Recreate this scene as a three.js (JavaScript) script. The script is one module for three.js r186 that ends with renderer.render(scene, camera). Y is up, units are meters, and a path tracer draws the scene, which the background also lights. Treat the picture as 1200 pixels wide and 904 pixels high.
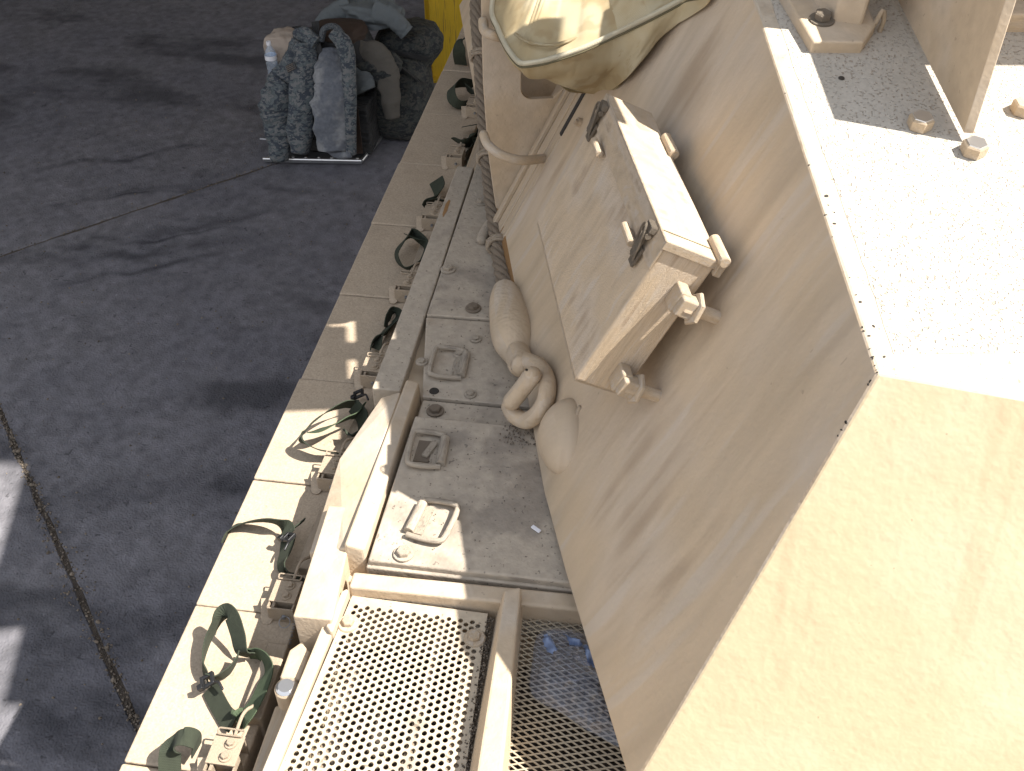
import * as THREE from 'three';
import { RoundedBoxGeometry } from 'three/addons/geometries/RoundedBoxGeometry.js';
import { ConvexGeometry } from 'three/addons/geometries/ConvexGeometry.js';
import { mergeGeometries, toCreasedNormals, mergeVertices } from 'three/addons/utils/BufferGeometryUtils.js';

// ---------------------------------------------------------------- camera, sky, sun, exposure
const scene = new THREE.Scene();
const camera = new THREE.PerspectiveCamera(42.02, 1024 / 771, 0.05, 3000);
camera.position.set(0, 3.5, 0);
camera.rotation.order = 'YXZ';
camera.rotation.set(-41.354 * Math.PI / 180, 8.166 * Math.PI / 180, 0);
const renderer = new THREE.WebGLRenderer({ antialias: true });
renderer.toneMapping = THREE.LinearToneMapping;
renderer.toneMappingExposure = 2.95;
renderer.shadowMap.enabled = true;
const SUN = new THREE.Vector3(0.607, 0.795, 0.015).normalize();
{
  const w = 512, h = 256, data = new Float32Array(w * h * 4), d = new THREE.Vector3();
  for (let j = 0; j < h; j++) for (let i = 0; i < w; i++) {
    const phi = ((i + 0.5) / w - 0.5) * 2 * Math.PI, th = ((j + 0.5) / h - 0.5) * Math.PI;
    d.set(Math.cos(th) * Math.cos(phi), Math.sin(th), Math.cos(th) * Math.sin(phi));
    const up = Math.max(d.y, 0), k = Math.pow(1 - up, 3.0), s = Math.max(d.dot(SUN), 0);
    const glow = 0.5 * Math.pow(s, 60) + 0.18 * Math.pow(s, 8);
    const z = [0.285, 0.315, 0.375], hz = [0.54, 0.52, 0.485], o = (j * w + i) * 4;
    for (let c = 0; c < 3; c++) {
      let v = z[c] * (1 - k) + hz[c] * k + glow * [1, 0.95, 0.85][c];
      if (d.y < 0) v = [0.30, 0.26, 0.21][c];
      data[o + c] = v;
    }
    data[o + 3] = 1;
  }
  const sky = new THREE.DataTexture(data, w, h, THREE.RGBAFormat, THREE.FloatType);
  sky.mapping = THREE.EquirectangularReflectionMapping;
  sky.magFilter = THREE.LinearFilter; sky.minFilter = THREE.LinearFilter;
  sky.needsUpdate = true;
  scene.background = sky; scene.environment = sky;
}
const sun = new THREE.DirectionalLight(new THREE.Color(1, 0.95, 0.88), 4.2);
sun.position.copy(SUN).multiplyScalar(30).add(new THREE.Vector3(0, 1, -2));
sun.target.position.set(0, 1, -2);
sun.castShadow = true;
Object.assign(sun.shadow.camera, { left: -14, right: 14, top: 14, bottom: -14, near: 1, far: 80 });
sun.shadow.mapSize.set(4096, 4096);
scene.add(sun, sun.target);

// ---------------------------------------------------------------- random, noise, textures
let seed = 12345;
const rnd = () => { seed = (seed * 1664525 + 1013904223) >>> 0; return seed / 4294967296; };
const rr = (a, b) => a + (b - a) * rnd();
const V = (x, y, z) => new THREE.Vector3(x, y, z);
const A = p => new THREE.Vector3(p[0], p[1], p[2]);
function hash(x, y, s) { let h = Math.imul(x, 374761393) ^ Math.imul(y, 668265263) ^ Math.imul(s, 2147483647 - 1234567); h = Math.imul(h ^ (h >>> 13), 1274126177); return ((h ^ (h >>> 16)) >>> 0) / 4294967296; }
function vnoise(x, y, px, py, s) {          // periodic value noise
  const xi = Math.floor(x), yi = Math.floor(y); let fx = x - xi, fy = y - yi;
  fx = fx * fx * (3 - 2 * fx); fy = fy * fy * (3 - 2 * fy);
  const m = (a, p) => ((a % p) + p) % p, x0 = m(xi, px), x1 = m(xi + 1, px), y0 = m(yi, py), y1 = m(yi + 1, py);
  const a = hash(x0, y0, s), b = hash(x1, y0, s), c = hash(x0, y1, s), d = hash(x1, y1, s);
  return a + (b - a) * fx + (c - a) * fy + (a - b - c + d) * fx * fy;
}
function fbm(u, v, fx, fy, oct, s) {        // u, v in 0..1
  let t = 0, a = 0.5, n = 0;
  for (let i = 0; i < oct; i++) { t += a * vnoise(u * fx, v * fy, fx, fy, s + i); n += a; a *= 0.5; fx *= 2; fy *= 2; }
  return t / n;
}
const sstep = (a, b, x) => { const t = Math.min(1, Math.max(0, (x - a) / (b - a))); return t * t * (3 - 2 * t); };
const toS = v => Math.round(255 * Math.min(1, Math.max(0, v <= 0.0031308 ? 12.92 * v : 1.055 * Math.pow(v, 1 / 2.4) - 0.055)));
function colourTex(n, period, fn) {         // fn(u, v) -> linear rgb
  const d = new Uint8Array(n * n * 4);
  for (let j = 0; j < n; j++) for (let i = 0; i < n; i++) {
    const c = fn((i + 0.5) / n, (j + 0.5) / n), o = (j * n + i) * 4;
    d[o] = toS(c[0]); d[o + 1] = toS(c[1]); d[o + 2] = toS(c[2]); d[o + 3] = 255;
  }
  return mkTex(d, n, period, true);
}
function grayTex(n, period, fn) {
  const d = new Uint8Array(n * n * 4);
  for (let j = 0; j < n; j++) for (let i = 0; i < n; i++) {
    const v = Math.round(255 * Math.min(1, Math.max(0, fn((i + 0.5) / n, (j + 0.5) / n)))), o = (j * n + i) * 4;
    d[o] = d[o + 1] = d[o + 2] = v; d[o + 3] = 255;
  }
  return mkTex(d, n, period, false);
}
function mkTex(d, n, period, srgb) {
  const t = new THREE.DataTexture(d, n, n, THREE.RGBAFormat);
  t.wrapS = t.wrapT = THREE.RepeatWrapping; t.magFilter = THREE.LinearFilter; t.minFilter = THREE.LinearMipmapLinearFilter;
  t.generateMipmaps = true; t.repeat.set(1 / period, 1 / period);
  if (srgb) t.colorSpace = THREE.SRGBColorSpace;
  t.needsUpdate = true; return t;
}
const mix = (a, b, k) => [a[0] + (b[0] - a[0]) * k, a[1] + (b[1] - a[1]) * k, a[2] + (b[2] - a[2]) * k];
const mul = (a, k) => [a[0] * k, a[1] * k, a[2] * k];

const TAN = [0.462, 0.360, 0.247], DUST = [0.47, 0.40, 0.32], RUST = [0.26, 0.13, 0.045], DARK = [0.07, 0.055, 0.045];
const tx = {};
tx.paint = colourTex(768, 0.8, (u, v) => {
  const a = fbm(u, v, 4, 4, 5, 1), b = fbm(u, v, 40, 40, 3, 7), c = fbm(u, v, 90, 90, 2, 11);
  let k = mix(TAN, DUST, sstep(0.4, 0.75, a));
  k = mul(k, 0.88 + 0.22 * b);
  if (c > 0.88) k = mul(k, 0.78);
  return k;
});
tx.side = colourTex(1024, 1.3, (u, v) => {  // rubbed and rain-streaked plate, streaks run down the slope
  const sk = u + 0.05 * fbm(u, v, 3, 3, 3, 3);
  const a = fbm(sk, v, 26, 3, 4, 21), b = fbm(u, v, 5, 5, 4, 22), c = fbm(sk, v, 70, 6, 3, 23), d = fbm(u, v, 60, 60, 2, 24);
  let k = mix(TAN, [0.485, 0.398, 0.303], sstep(0.35, 0.7, b));
  k = mul(k, 0.76 + 0.34 * a + 0.14 * c);
  k = mix(k, [0.27, 0.195, 0.125], 0.7 * sstep(0.56, 0.80, a * 0.6 + b * 0.45));
  k = mix(k, [0.50, 0.44, 0.37], 0.45 * sstep(0.62, 0.8, fbm(sk, v, 40, 4, 3, 26)));
  if (d > 0.955) k = mul(k, 0.8);
  return k;
});
tx.front = colourTex(1024, 1.1, (u, v) => {
  const a = fbm(u, v, 4, 4, 4, 31), b = fbm(u + 0.04 * a, v, 30, 3, 3, 32), c = fbm(u, v, 110, 110, 2, 33);
  let k = mix([0.465, 0.38, 0.245], [0.495, 0.422, 0.295], sstep(0.35, 0.7, a));
  k = mix(k, [0.42, 0.315, 0.20], 0.45 * sstep(0.60, 0.8, b));
  if (c > 0.95) k = mul(k, 0.7);
  return mul(k, 0.95 + 0.08 * c);
});
tx.deck = colourTex(1024, 0.9, (u, v) => {
  const a = fbm(u, v, 4, 4, 5, 41), b = fbm(u, v, 8, 8, 4, 42), c = fbm(u, v, 70, 70, 3, 43), d = fbm(u, v, 130, 130, 2, 44), f = fbm(u, v, 3, 3, 3, 46);
  let k = mix([0.395, 0.332, 0.256], [0.44, 0.375, 0.295], a);
  k = mix(k, [0.30, 0.215, 0.14], 0.5 * sstep(0.52, 0.74, b) * sstep(0.42, 0.65, f));
  k = mix(k, [0.20, 0.17, 0.14], 0.6 * sstep(0.60, 0.76, fbm(u, v, 6, 6, 5, 45)));
  k = mul(k, 0.82 + 0.30 * c);
  if (d > 0.83) k = mix(k, DARK, 0.55);
  return k;
});
tx.grit = colourTex(1024, 0.55, (u, v) => { // non-slip coating: pale with dark pits between the grit
  const a = fbm(u, v, 6, 6, 3, 51), c = fbm(u, v, 150, 150, 2, 52), d = fbm(u, v, 140, 100, 1, 53);
  let k = mul(mix([0.40, 0.36, 0.30], [0.45, 0.41, 0.35], a), 0.9 + 0.15 * d);
  k = mix(k, [0.27, 0.22, 0.165], 0.75 * sstep(0.70, 0.80, c) * sstep(0.25, 0.5, a));
  return k;
});
tx.tile = colourTex(768, 0.5, (u, v) => {
  const a = fbm(u, v, 4, 4, 4, 61), c = fbm(u, v, 150, 150, 2, 62), b = fbm(u, v, 10, 10, 3, 63);
  let k = mix([0.385, 0.302, 0.214], [0.43, 0.345, 0.252], a);
  k = mul(k, 0.72 + 0.36 * c + 0.16 * b);
  if (fbm(u, v, 120, 120, 1, 64) > 0.93) k = mul(k, 0.72);
  return k;
});
tx.rough = grayTex(512, 0.25, (u, v) => 0.6 * fbm(u, v, 40, 40, 3, 71) + 0.4 * fbm(u, v, 8, 8, 3, 72));
tx.gritBump = grayTex(1024, 0.55, (u, v) => 1 - 0.8 * sstep(0.64, 0.78, fbm(u, v, 150, 150, 2, 52)) - 0.2 * fbm(u, v, 140, 100, 1, 53));
tx.frontBump = grayTex(1024, 0.9, (u, v) => 0.72 * fbm(u, v, 7, 7, 4, 85) + 0.10 * fbm(u, v, 120, 120, 2, 86));
tx.castBump = grayTex(512, 0.5, (u, v) => 0.75 * fbm(u, v, 5, 5, 4, 81) + 0.03 * sstep(0.62, 0.8, fbm(u, v, 22, 22, 2, 82)) + 0.15 * fbm(u, v, 60, 60, 2, 83));
const dots = (u, v, x, y, w, l, ang) => { const c = Math.cos(ang), s = Math.sin(ang), a = ((u - x) * c + (v - y) * s) / l, b = (-(u - x) * s + (v - y) * c) / w; return Math.exp(-(a * a * a * a) - b * b); };
tx.concrete = colourTex(2048, 8, (u, v) => {
  const a = fbm(u, v, 6, 6, 5, 91), b = fbm(u, v, 24, 24, 4, 92), c = fbm(u, v, 160, 160, 3, 93), s = fbm(u, v, 5, 28, 4, 94), p = fbm(u, v, 400, 400, 1, 95);
  let k = mix([0.118, 0.118, 0.143], [0.222, 0.212, 0.218], 0.6 * a + 0.4 * b);
  k = mul(k, 0.62 + 0.68 * c);
  let dk = 0.7 * sstep(0.52, 0.72, s * 0.55 + b * 0.45);
  const x = u * 8 - 8, z = v * 8 - 10, wob = 0.5 * (a - 0.5), wv = 0.3 * (b - 0.5);   // metres: x -8..0, z -10..-2
  const brk = sstep(0.32, 0.6, fbm(u, v, 40, 60, 3, 96));
  for (const [mx, mz, w, l, g, q] of [[-2.75, -4.95, 0.10, 0.55, -0.72, 0.8], [-2.2, -3.95, 0.2, 0.8, -0.35, 0.75], [-2.35, -4.25, 0.1, 0.7, 0.1, 0.6], [-3.0, -6.9, 0.05, 0.6, 0.4, 0.6], [-2.75, -7.25, 0.05, 0.45, 0.45, 0.55], [-3.3, -7.6, 0.04, 0.5, 0.5, 0.5], [-4.1, -5.9, 0.22, 0.8, -0.9, 0.5], [-2.1, -2.75, 0.2, 0.9, -0.3, 0.5], [-1.9, -3.3, 0.16, 0.8, -0.6, 0.55], [-4.4, -5.2, 0.06, 0.5, 0.2, 0.5], [-2.0, -5.0, 0.10, 0.7, 0.25, 0.6], [-3.6, -8.0, 0.03, 0.5, 0.4, 0.7], [-3.4, -7.5, 0.03, 0.5, 0.5, 0.7], [-3.1, -7.0, 0.03, 0.45, 0.45, 0.7], [-2.9, -6.75, 0.03, 0.4, 0.5, 0.6], [-4.3, -6.2, 0.05, 0.5, -0.6, 0.6], [-4.5, -6.0, 0.05, 0.6, -0.5, 0.6], [-1.9, -4.2, 0.12, 0.5, 0.5, 0.5]])
    dk = Math.max(dk, 1.15 * q * (0.45 + 0.55 * brk) * dots(x + wob, z + wv, mx, mz, w, l, -g));
  k = mix(k, [0.035, 0.035, 0.042], dk);
  if (p > 0.94) k = mul(k, 0.55); else if (p < 0.035) k = mul(k, 1.45);
  return k;
});
tx.concBump = grayTex(1024, 2, (u, v) => 0.6 * fbm(u, v, 60, 60, 4, 97) + 0.4 * fbm(u, v, 300, 300, 1, 98));
tx.camo = (() => {
  const n = 512, g = 128, d = new Uint8Array(n * n * 4);
  for (let j = 0; j < n; j++) for (let i = 0; i < n; i++) {
    const ci = Math.floor(i * g / n), cj = Math.floor(j * g / n), u = (ci + 0.5) / g, v = (cj + 0.5) / g, o = (j * n + i) * 4;
    const a = fbm(u, v, 16, 28, 3, 101), b = fbm(u, v, 22, 36, 3, 102);
    let k = [0.17, 0.19, 0.185];
    if (a > 0.52) k = [0.088, 0.10, 0.115];
    if (b > 0.58) k = [0.29, 0.28, 0.255];
    if (b < 0.36 && a < 0.5) k = [0.22, 0.24, 0.23];
    k = mul(k, 0.9 + 0.2 * fbm(i / n, j / n, 128, 128, 2, 103));
    d[o] = toS(k[0]); d[o + 1] = toS(k[1]); d[o + 2] = toS(k[2]); d[o + 3] = 255;
  }
  return mkTex(d, n, 0.42, true);
})();
tx.liner = colourTex(256, 0.5, (u, v) => mul(mix([0.13, 0.14, 0.16], [0.24, 0.245, 0.25], sstep(0.35, 0.65, fbm(u, v, 6, 5, 4, 151))), 0.8 + 0.4 * fbm(u, v, 40, 40, 2, 152)));
tx.canvas = colourTex(512, 0.5, (u, v) => {
  const a = fbm(u, v, 5, 5, 4, 111), w = 0.5 + 0.25 * Math.sin(u * 2 * Math.PI * 160) + 0.25 * Math.sin(v * 2 * Math.PI * 160), c = fbm(u, v, 12, 12, 3, 112);
  return mul(mix(mix([0.47, 0.40, 0.26], [0.40, 0.31, 0.17], sstep(0.35, 0.7, a)), [0.30, 0.21, 0.10], 0.5 * sstep(0.58, 0.75, c)), 0.92 + 0.1 * w);
});
tx.web = colourTex(256, 0.06, (u, v) => mul([0.031, 0.038, 0.023], 0.75 + 0.35 * (0.5 + 0.5 * Math.sin((u + v) * 2 * Math.PI * 20)) + 0.3 * (fbm(u, v, 8, 8, 3, 121) - 0.5)));
tx.weave = grayTex(256, 0.05, (u, v) => 0.5 + 0.25 * Math.sin(u * 2 * Math.PI * 24) + 0.25 * Math.sin(v * 2 * Math.PI * 24));
tx.cloth = grayTex(512, 0.6, (u, v) => fbm(u, v, 5, 9, 4, 131));
tx.yellow = colourTex(512, 1, (u, v) => {
  const a = fbm(u, v, 20, 5, 4, 141), c = fbm(u, v, 60, 60, 3, 142);
  let k = mul([0.62, 0.40, 0.02], 0.8 + 0.3 * a);
  return mix(k, [0.16, 0.10, 0.03], 0.8 * sstep(0.60, 0.74, 0.5 * a + 0.5 * c));
});

const M = {};
const std = (o) => new THREE.MeshStandardMaterial(Object.assign({ roughness: 0.8, metalness: 0 }, o));
const rgb = (r, g, b) => new THREE.Color().setRGB(r, g, b);
M.paint = std({ map: tx.paint, bumpMap: tx.rough, bumpScale: 0.0012, roughness: 0.75 });
M.side = std({ map: tx.side, bumpMap: tx.castBump, bumpScale: 0.004, roughness: 0.72 });
M.front = std({ map: tx.front, bumpMap: tx.frontBump, bumpScale: 0.0045, roughness: 0.7 });
M.deck = std({ map: tx.deck, bumpMap: tx.rough, bumpScale: 0.0016, roughness: 0.8 });
M.grit = std({ map: tx.grit, bumpMap: tx.gritBump, bumpScale: 0.0018, roughness: 0.85 });
M.tile = std({ map: tx.tile, bumpMap: tx.rough, bumpScale: 0.0014, roughness: 0.85 });
M.concrete = std({ map: tx.concrete, bumpMap: tx.concBump, bumpScale: 0.006, roughness: 0.9 });
M.sand = std({ color: rgb(0.36, 0.30, 0.225), roughness: 1 });
M.dirt = std({ color: rgb(0.125, 0.10, 0.078), bumpMap: tx.rough, bumpScale: 0.01, roughness: 1 });
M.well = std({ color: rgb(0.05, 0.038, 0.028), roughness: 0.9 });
M.rust = std({ color: rgb(0.30, 0.165, 0.065), bumpMap: tx.rough, bumpScale: 0.002, roughness: 0.95 });
M.rubber = std({ color: rgb(0.025, 0.022, 0.02), roughness: 0.7 });
M.steel = std({ color: rgb(0.32, 0.33, 0.35), metalness: 0.85, roughness: 0.42, bumpMap: tx.rough, bumpScale: 0.0006 });
M.bright = std({ color: rgb(0.62, 0.62, 0.62), metalness: 0.9, roughness: 0.3 });
M.chip = std({ color: rgb(0.03, 0.025, 0.02), roughness: 0.7 });
M.web = std({ map: tx.web, bumpMap: tx.weave, bumpScale: 0.0006, roughness: 0.95, side: THREE.DoubleSide });
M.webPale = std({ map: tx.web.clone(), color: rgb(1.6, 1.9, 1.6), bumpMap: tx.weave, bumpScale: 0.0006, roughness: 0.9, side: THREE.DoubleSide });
M.plastic = std({ color: rgb(0.012, 0.012, 0.013), roughness: 0.45 });
M.canvas = std({ map: tx.canvas, bumpMap: tx.weave, bumpScale: 0.0006, roughness: 0.85, side: THREE.DoubleSide });
M.piping = std({ color: rgb(0.52, 0.47, 0.34), roughness: 0.6, bumpMap: tx.weave, bumpScale: 0.0005 });
M.thread = std({ color: rgb(0.10, 0.085, 0.045), roughness: 0.9 });
M.rope = std({ color: rgb(0.235, 0.185, 0.135), bumpMap: tx.rough, bumpScale: 0.003, roughness: 0.9 });
M.ferrule = std({ map: tx.side, bumpMap: tx.castBump, bumpScale: 0.012, roughness: 0.72 });
M.camo = std({ map: tx.camo, color: rgb(0.52, 0.55, 0.60), bumpMap: tx.cloth, bumpScale: 0.02, roughness: 0.95, side: THREE.DoubleSide });
M.lining = std({ map: tx.liner, bumpMap: tx.cloth, bumpScale: 0.02, roughness: 0.95, side: THREE.DoubleSide });
M.grey = std({ color: rgb(0.125, 0.14, 0.145), bumpMap: tx.cloth, bumpScale: 0.02, roughness: 0.9, side: THREE.DoubleSide });
M.pack = std({ color: rgb(0.030, 0.030, 0.030), bumpMap: tx.cloth, bumpScale: 0.03, roughness: 0.85 });
M.packCamo = std({ map: tx.camo, color: rgb(0.22, 0.22, 0.21), bumpMap: tx.cloth, bumpScale: 0.03, roughness: 0.9 });
M.brown = std({ color: rgb(0.105, 0.095, 0.08), bumpMap: tx.cloth, bumpScale: 0.02, roughness: 0.95, side: THREE.DoubleSide });
M.cream = std({ color: rgb(0.40, 0.33, 0.27), bumpMap: tx.cloth, bumpScale: 0.02, roughness: 0.95, side: THREE.DoubleSide });
M.redbrown = std({ color: rgb(0.045, 0.027, 0.018), roughness: 0.8 });
M.yellow = std({ map: tx.yellow, roughness: 0.55, bumpMap: tx.rough, bumpScale: 0.001 });
M.roofsheet = std({ color: rgb(0.30, 0.29, 0.27), roughness: 0.8 });
M.film = new THREE.MeshPhysicalMaterial({ color: rgb(0.90, 0.93, 1), transmission: 0.96, thickness: 0, roughness: 0.08, ior: 1.4, side: THREE.DoubleSide });
M.bottle = new THREE.MeshPhysicalMaterial({ color: rgb(0.85, 0.92, 1), transmission: 0.8, thickness: 0, roughness: 0.1, ior: 1.4 });
M.blue = std({ color: rgb(0.17, 0.22, 0.34), roughness: 0.3, side: THREE.DoubleSide });
M.white = std({ color: rgb(0.75, 0.75, 0.78), roughness: 0.5 });
M.pebble = std({ color: rgb(0.16, 0.135, 0.11), roughness: 1 });

// ---------------------------------------------------------------- geometry helpers
function uvMap(g, mode = 'box') {           // uv in metres; 'plane' turns with each face, 'box' picks the nearest axis
  g = g.index ? g.toNonIndexed() : g;
  if (!g.attributes.normal) g.computeVertexNormals();
  const p = g.attributes.position, uv = new Float32Array(p.count * 2), a = V(0, 0, 0), b = V(0, 0, 0), c = V(0, 0, 0), n = V(0, 0, 0), q = V(0, 0, 0), X = V(0, 0, 0), Y = V(0, 0, 0);
  for (let i = 0; i < p.count; i += 3) {
    a.fromBufferAttribute(p, i); b.fromBufferAttribute(p, i + 1); c.fromBufferAttribute(p, i + 2);
    n.crossVectors(q.subVectors(b, a), X.subVectors(c, a)).normalize();
    const ax = Math.abs(n.x), ay = Math.abs(n.y), az = Math.abs(n.z);
    if (mode === 'plane' && ay < 0.95) { X.set(n.z, 0, -n.x).normalize(); Y.crossVectors(n, X); }
    else if (ay >= ax && ay >= az) { X.set(1, 0, 0); Y.set(0, 0, 1); }
    else if (ax >= az) { X.set(0, 0, 1); Y.set(0, 1, 0); }
    else { X.set(1, 0, 0); Y.set(0, 1, 0); }
    [a, b, c].forEach((w, k) => { uv[(i + k) * 2] = w.dot(X); uv[(i + k) * 2 + 1] = w.dot(Y); });
  }
  g.setAttribute('uv', new THREE.BufferAttribute(uv, 2));
  return g;
}
const clean = g => { g = g.index ? g.toNonIndexed() : g; for (const k of Object.keys(g.attributes)) if (!['position', 'normal', 'uv'].includes(k)) g.deleteAttribute(k); return g; };
const merge = list => mergeGeometries(list.map(clean).map(g => { if (!g.attributes.uv) uvMap(g); return g; }));
function axes(x, y, z, o) { return new THREE.Matrix4().makeBasis(x, y, z).setPosition(o); }
function box(w, h, d, r = 0.003) { return r > 0 ? clean(new RoundedBoxGeometry(w, h, d, 2, Math.min(r, w * 0.45, h * 0.45, d * 0.45))) : clean(new THREE.BoxGeometry(w, h, d)); }
const bx = (x0, x1, y0, y1, z0, z1, r = 0.003) => box(Math.abs(x1 - x0), Math.abs(y1 - y0), Math.abs(z1 - z0), r).translate((x0 + x1) / 2, (y0 + y1) / 2, (z0 + z1) / 2);
function hull(corners, r = 0.004) {         // convex solid with softly rounded edges
  const pts = [];
  const ico = new THREE.IcosahedronGeometry(r, 1).attributes.position;
  for (const c of corners) for (let i = 0; i < ico.count; i++) pts.push(V(c.x + ico.getX(i), c.y + ico.getY(i), c.z + ico.getZ(i)));
  return clean(toCreasedNormals(new ConvexGeometry(pts), 0.12));
}
function prism(poly, y0, y1, r = 0.003) {   // convex polygon of [x, z], y0..y1 outer heights
  const c = [], cx = poly.reduce((a, p) => a + p[0], 0) / poly.length, cz = poly.reduce((a, p) => a + p[1], 0) / poly.length;
  for (const [x, z] of poly) { const X = x + Math.sign(cx - x) * r, Z = z + Math.sign(cz - z) * r; c.push(V(X, y0 + r, Z), V(X, y1 - r, Z)); }
  return hull(c, r);
}
function tube(pts, r, seg = 40, rad = 10, closed = false, tension = 0.5) {
  return clean(new THREE.TubeGeometry(new THREE.CatmullRomCurve3(pts, closed, 'catmullrom', tension), seg, r, rad, closed));
}
function capped(pts, r, seg = 40, rad = 10) {
  const a = pts[0], b = pts[pts.length - 1];
  return merge([tube(pts, r, seg, rad), new THREE.SphereGeometry(r, rad, 6).translate(a.x, a.y, a.z), new THREE.SphereGeometry(r, rad, 6).translate(b.x, b.y, b.z)]);
}
function cyl(a, b, r0, r1 = r0, seg = 20, bevel = 0) {
  const L = a.distanceTo(b), pr = bevel ? [[0, 0], [r0 - bevel, 0], [r0, bevel], [r1, L - bevel], [r1 - bevel, L], [0, L]] : [[0, 0], [r0, 0], [r1, L], [0, L]];
  let g = new THREE.LatheGeometry(pr.map(p => new THREE.Vector2(p[0], p[1])), seg);
  g = toCreasedNormals(g, 0.6);
  const q = new THREE.Quaternion().setFromUnitVectors(V(0, 1, 0), b.clone().sub(a).normalize());
  return clean(g.applyQuaternion(q).translate(a.x, a.y, a.z));
}
function boltGeo(r, h, washer = true) {     // hex head on a washer, standing on y = 0
  const l = [cyl(V(0, washer ? 0.002 : 0, 0), V(0, h, 0), r, r, 6, r * 0.14)];
  if (washer) l.push(cyl(V(0, -0.001, 0), V(0, 0.003, 0), r * 1.5, r * 1.5, 20, 0.0008));
  return merge(l);
}
function ribbon(pts, width, thick = 0.0022, n = 60, closed = false) {   // pts: [position, width direction]
  const cv = new THREE.CatmullRomCurve3(pts.map(p => p[0]), closed, 'catmullrom', 0.5), wv = new THREE.CatmullRomCurve3(pts.map(p => p[1]), closed, 'catmullrom', 0.5);
  const pos = [], uv = [], idx = [], L = cv.getLength();
  for (let i = 0; i <= n; i++) {
    const f = i / n, c = cv.getPoint(f), t = cv.getTangent(f), w = wv.getPoint(f);
    w.addScaledVector(t, -w.dot(t)).normalize();
    const m = V(0, 0, 0).crossVectors(t, w).normalize();
    for (const [sx, sy] of [[-1, -1], [1, -1], [1, 1], [-1, 1]]) {
      const q = c.clone().addScaledVector(w, sx * width / 2).addScaledVector(m, sy * thick / 2);
      pos.push(q.x, q.y, q.z); uv.push(f * L, sx * width / 2);
    }
  }
  for (let i = 0; i < n; i++) for (let k = 0; k < 4; k++) {
    const a = i * 4 + k, b = i * 4 + (k + 1) % 4; idx.push(a, b, a + 4, b, b + 4, a + 4);
  }
  if (!closed) idx.push(0, 2, 1, 0, 3, 2, n * 4, n * 4 + 1, n * 4 + 2, n * 4, n * 4 + 2, n * 4 + 3);
  const g = new THREE.BufferGeometry();
  g.setAttribute('position', new THREE.Float32BufferAttribute(pos, 3)); g.setAttribute('uv', new THREE.Float32BufferAttribute(uv, 2)); g.setIndex(idx);
  const h = g.toNonIndexed(); h.computeVertexNormals();
  const k = toCreasedNormals(h, 0.9); return clean(k);
}
function lump(rx, ry, rz, amp = 0.12, f = 3, s = 1, flat = 0) {          // cloth-covered lump with folds, base near y = 0 if flat
  const g = mergeVertices(new THREE.IcosahedronGeometry(1, 24).deleteAttribute('uv').deleteAttribute('normal'));
  const p = g.attributes.position;
  for (let i = 0; i < p.count; i++) {
    const x = p.getX(i), y = p.getY(i), z = p.getZ(i);
    const th = Math.atan2(z, x) / (2 * Math.PI) + 0.5, ph = Math.acos(Math.max(-1, Math.min(1, y))) / Math.PI, e = Math.sin(ph * Math.PI);
    let k = (fbm(th, ph, f * 2, f, 3, 200 + s) - 0.5) * e * 2 + 0.5 * (fbm(th, ph, f * 6, f * 2, 2, 230 + s) - 0.5) * e;
    k += 0.35 * (Math.abs(fbm(th, ph, f * 3, f, 2, 260 + s) - 0.5) * 2) * e;
    const q = 1 + amp * k, sq = 0.75 + 0.25 / Math.max(Math.abs(x), Math.abs(y), Math.abs(z));
    let yy = y * q * sq; if (flat && yy < -flat) yy = -flat;
    p.setXYZ(i, x * q * sq * rx, yy * ry, z * q * sq * rz);
  }
  g.computeVertexNormals();
  return uvMap(g);
}
function sleeve(path, radii, amp = 0.18, s = 1, n = 48, m = 28) {         // soft tube with an oval section and folds
  const cv = new THREE.CatmullRomCurve3(path), pos = [], idx = [], up = V(0.25, 0.1, 1).normalize();
  const rad = f => { const x = f * (radii.length - 1), i = Math.min(Math.floor(x), radii.length - 2), k = x - i; return [radii[i][0] * (1 - k) + radii[i + 1][0] * k, radii[i][1] * (1 - k) + radii[i + 1][1] * k]; };
  for (let i = 0; i <= n; i++) {
    const f = i / n, c = cv.getPoint(f), t = cv.getTangent(f), a = V(0, 0, 0).crossVectors(t, up).normalize(), b = V(0, 0, 0).crossVectors(a, t).normalize(), [ra, rb] = rad(f);
    for (let j = 0; j < m; j++) {
      const w = j / m * Math.PI * 2, u = j / m;
      const q = 1 + amp * 2 * (fbm(u, f * 0.9, 6, 5, 3, 300 + s) - 0.5) + amp * 0.9 * (fbm(u, f * 0.9, 3, 16, 2, 330 + s) - 0.5);
      const p = c.clone().addScaledVector(a, Math.cos(w) * ra * q).addScaledVector(b, Math.sin(w) * rb * q);
      pos.push(p.x, p.y, p.z);
    }
  }
  for (let i = 0; i < n; i++) for (let j = 0; j < m; j++) { const a = i * m + j, b = i * m + (j + 1) % m; idx.push(a, b, a + m, b, b + m, a + m); }
  for (const [base, flip] of [[0, 1], [n * m, 0]]) for (let j = 1; j < m - 1; j++) flip ? idx.push(base, base + j + 1, base + j) : idx.push(base, base + j, base + j + 1);
  const g = new THREE.BufferGeometry(); g.setAttribute('position', new THREE.Float32BufferAttribute(pos, 3)); g.setIndex(idx); g.computeVertexNormals();
  return uvMap(g);
}
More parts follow.
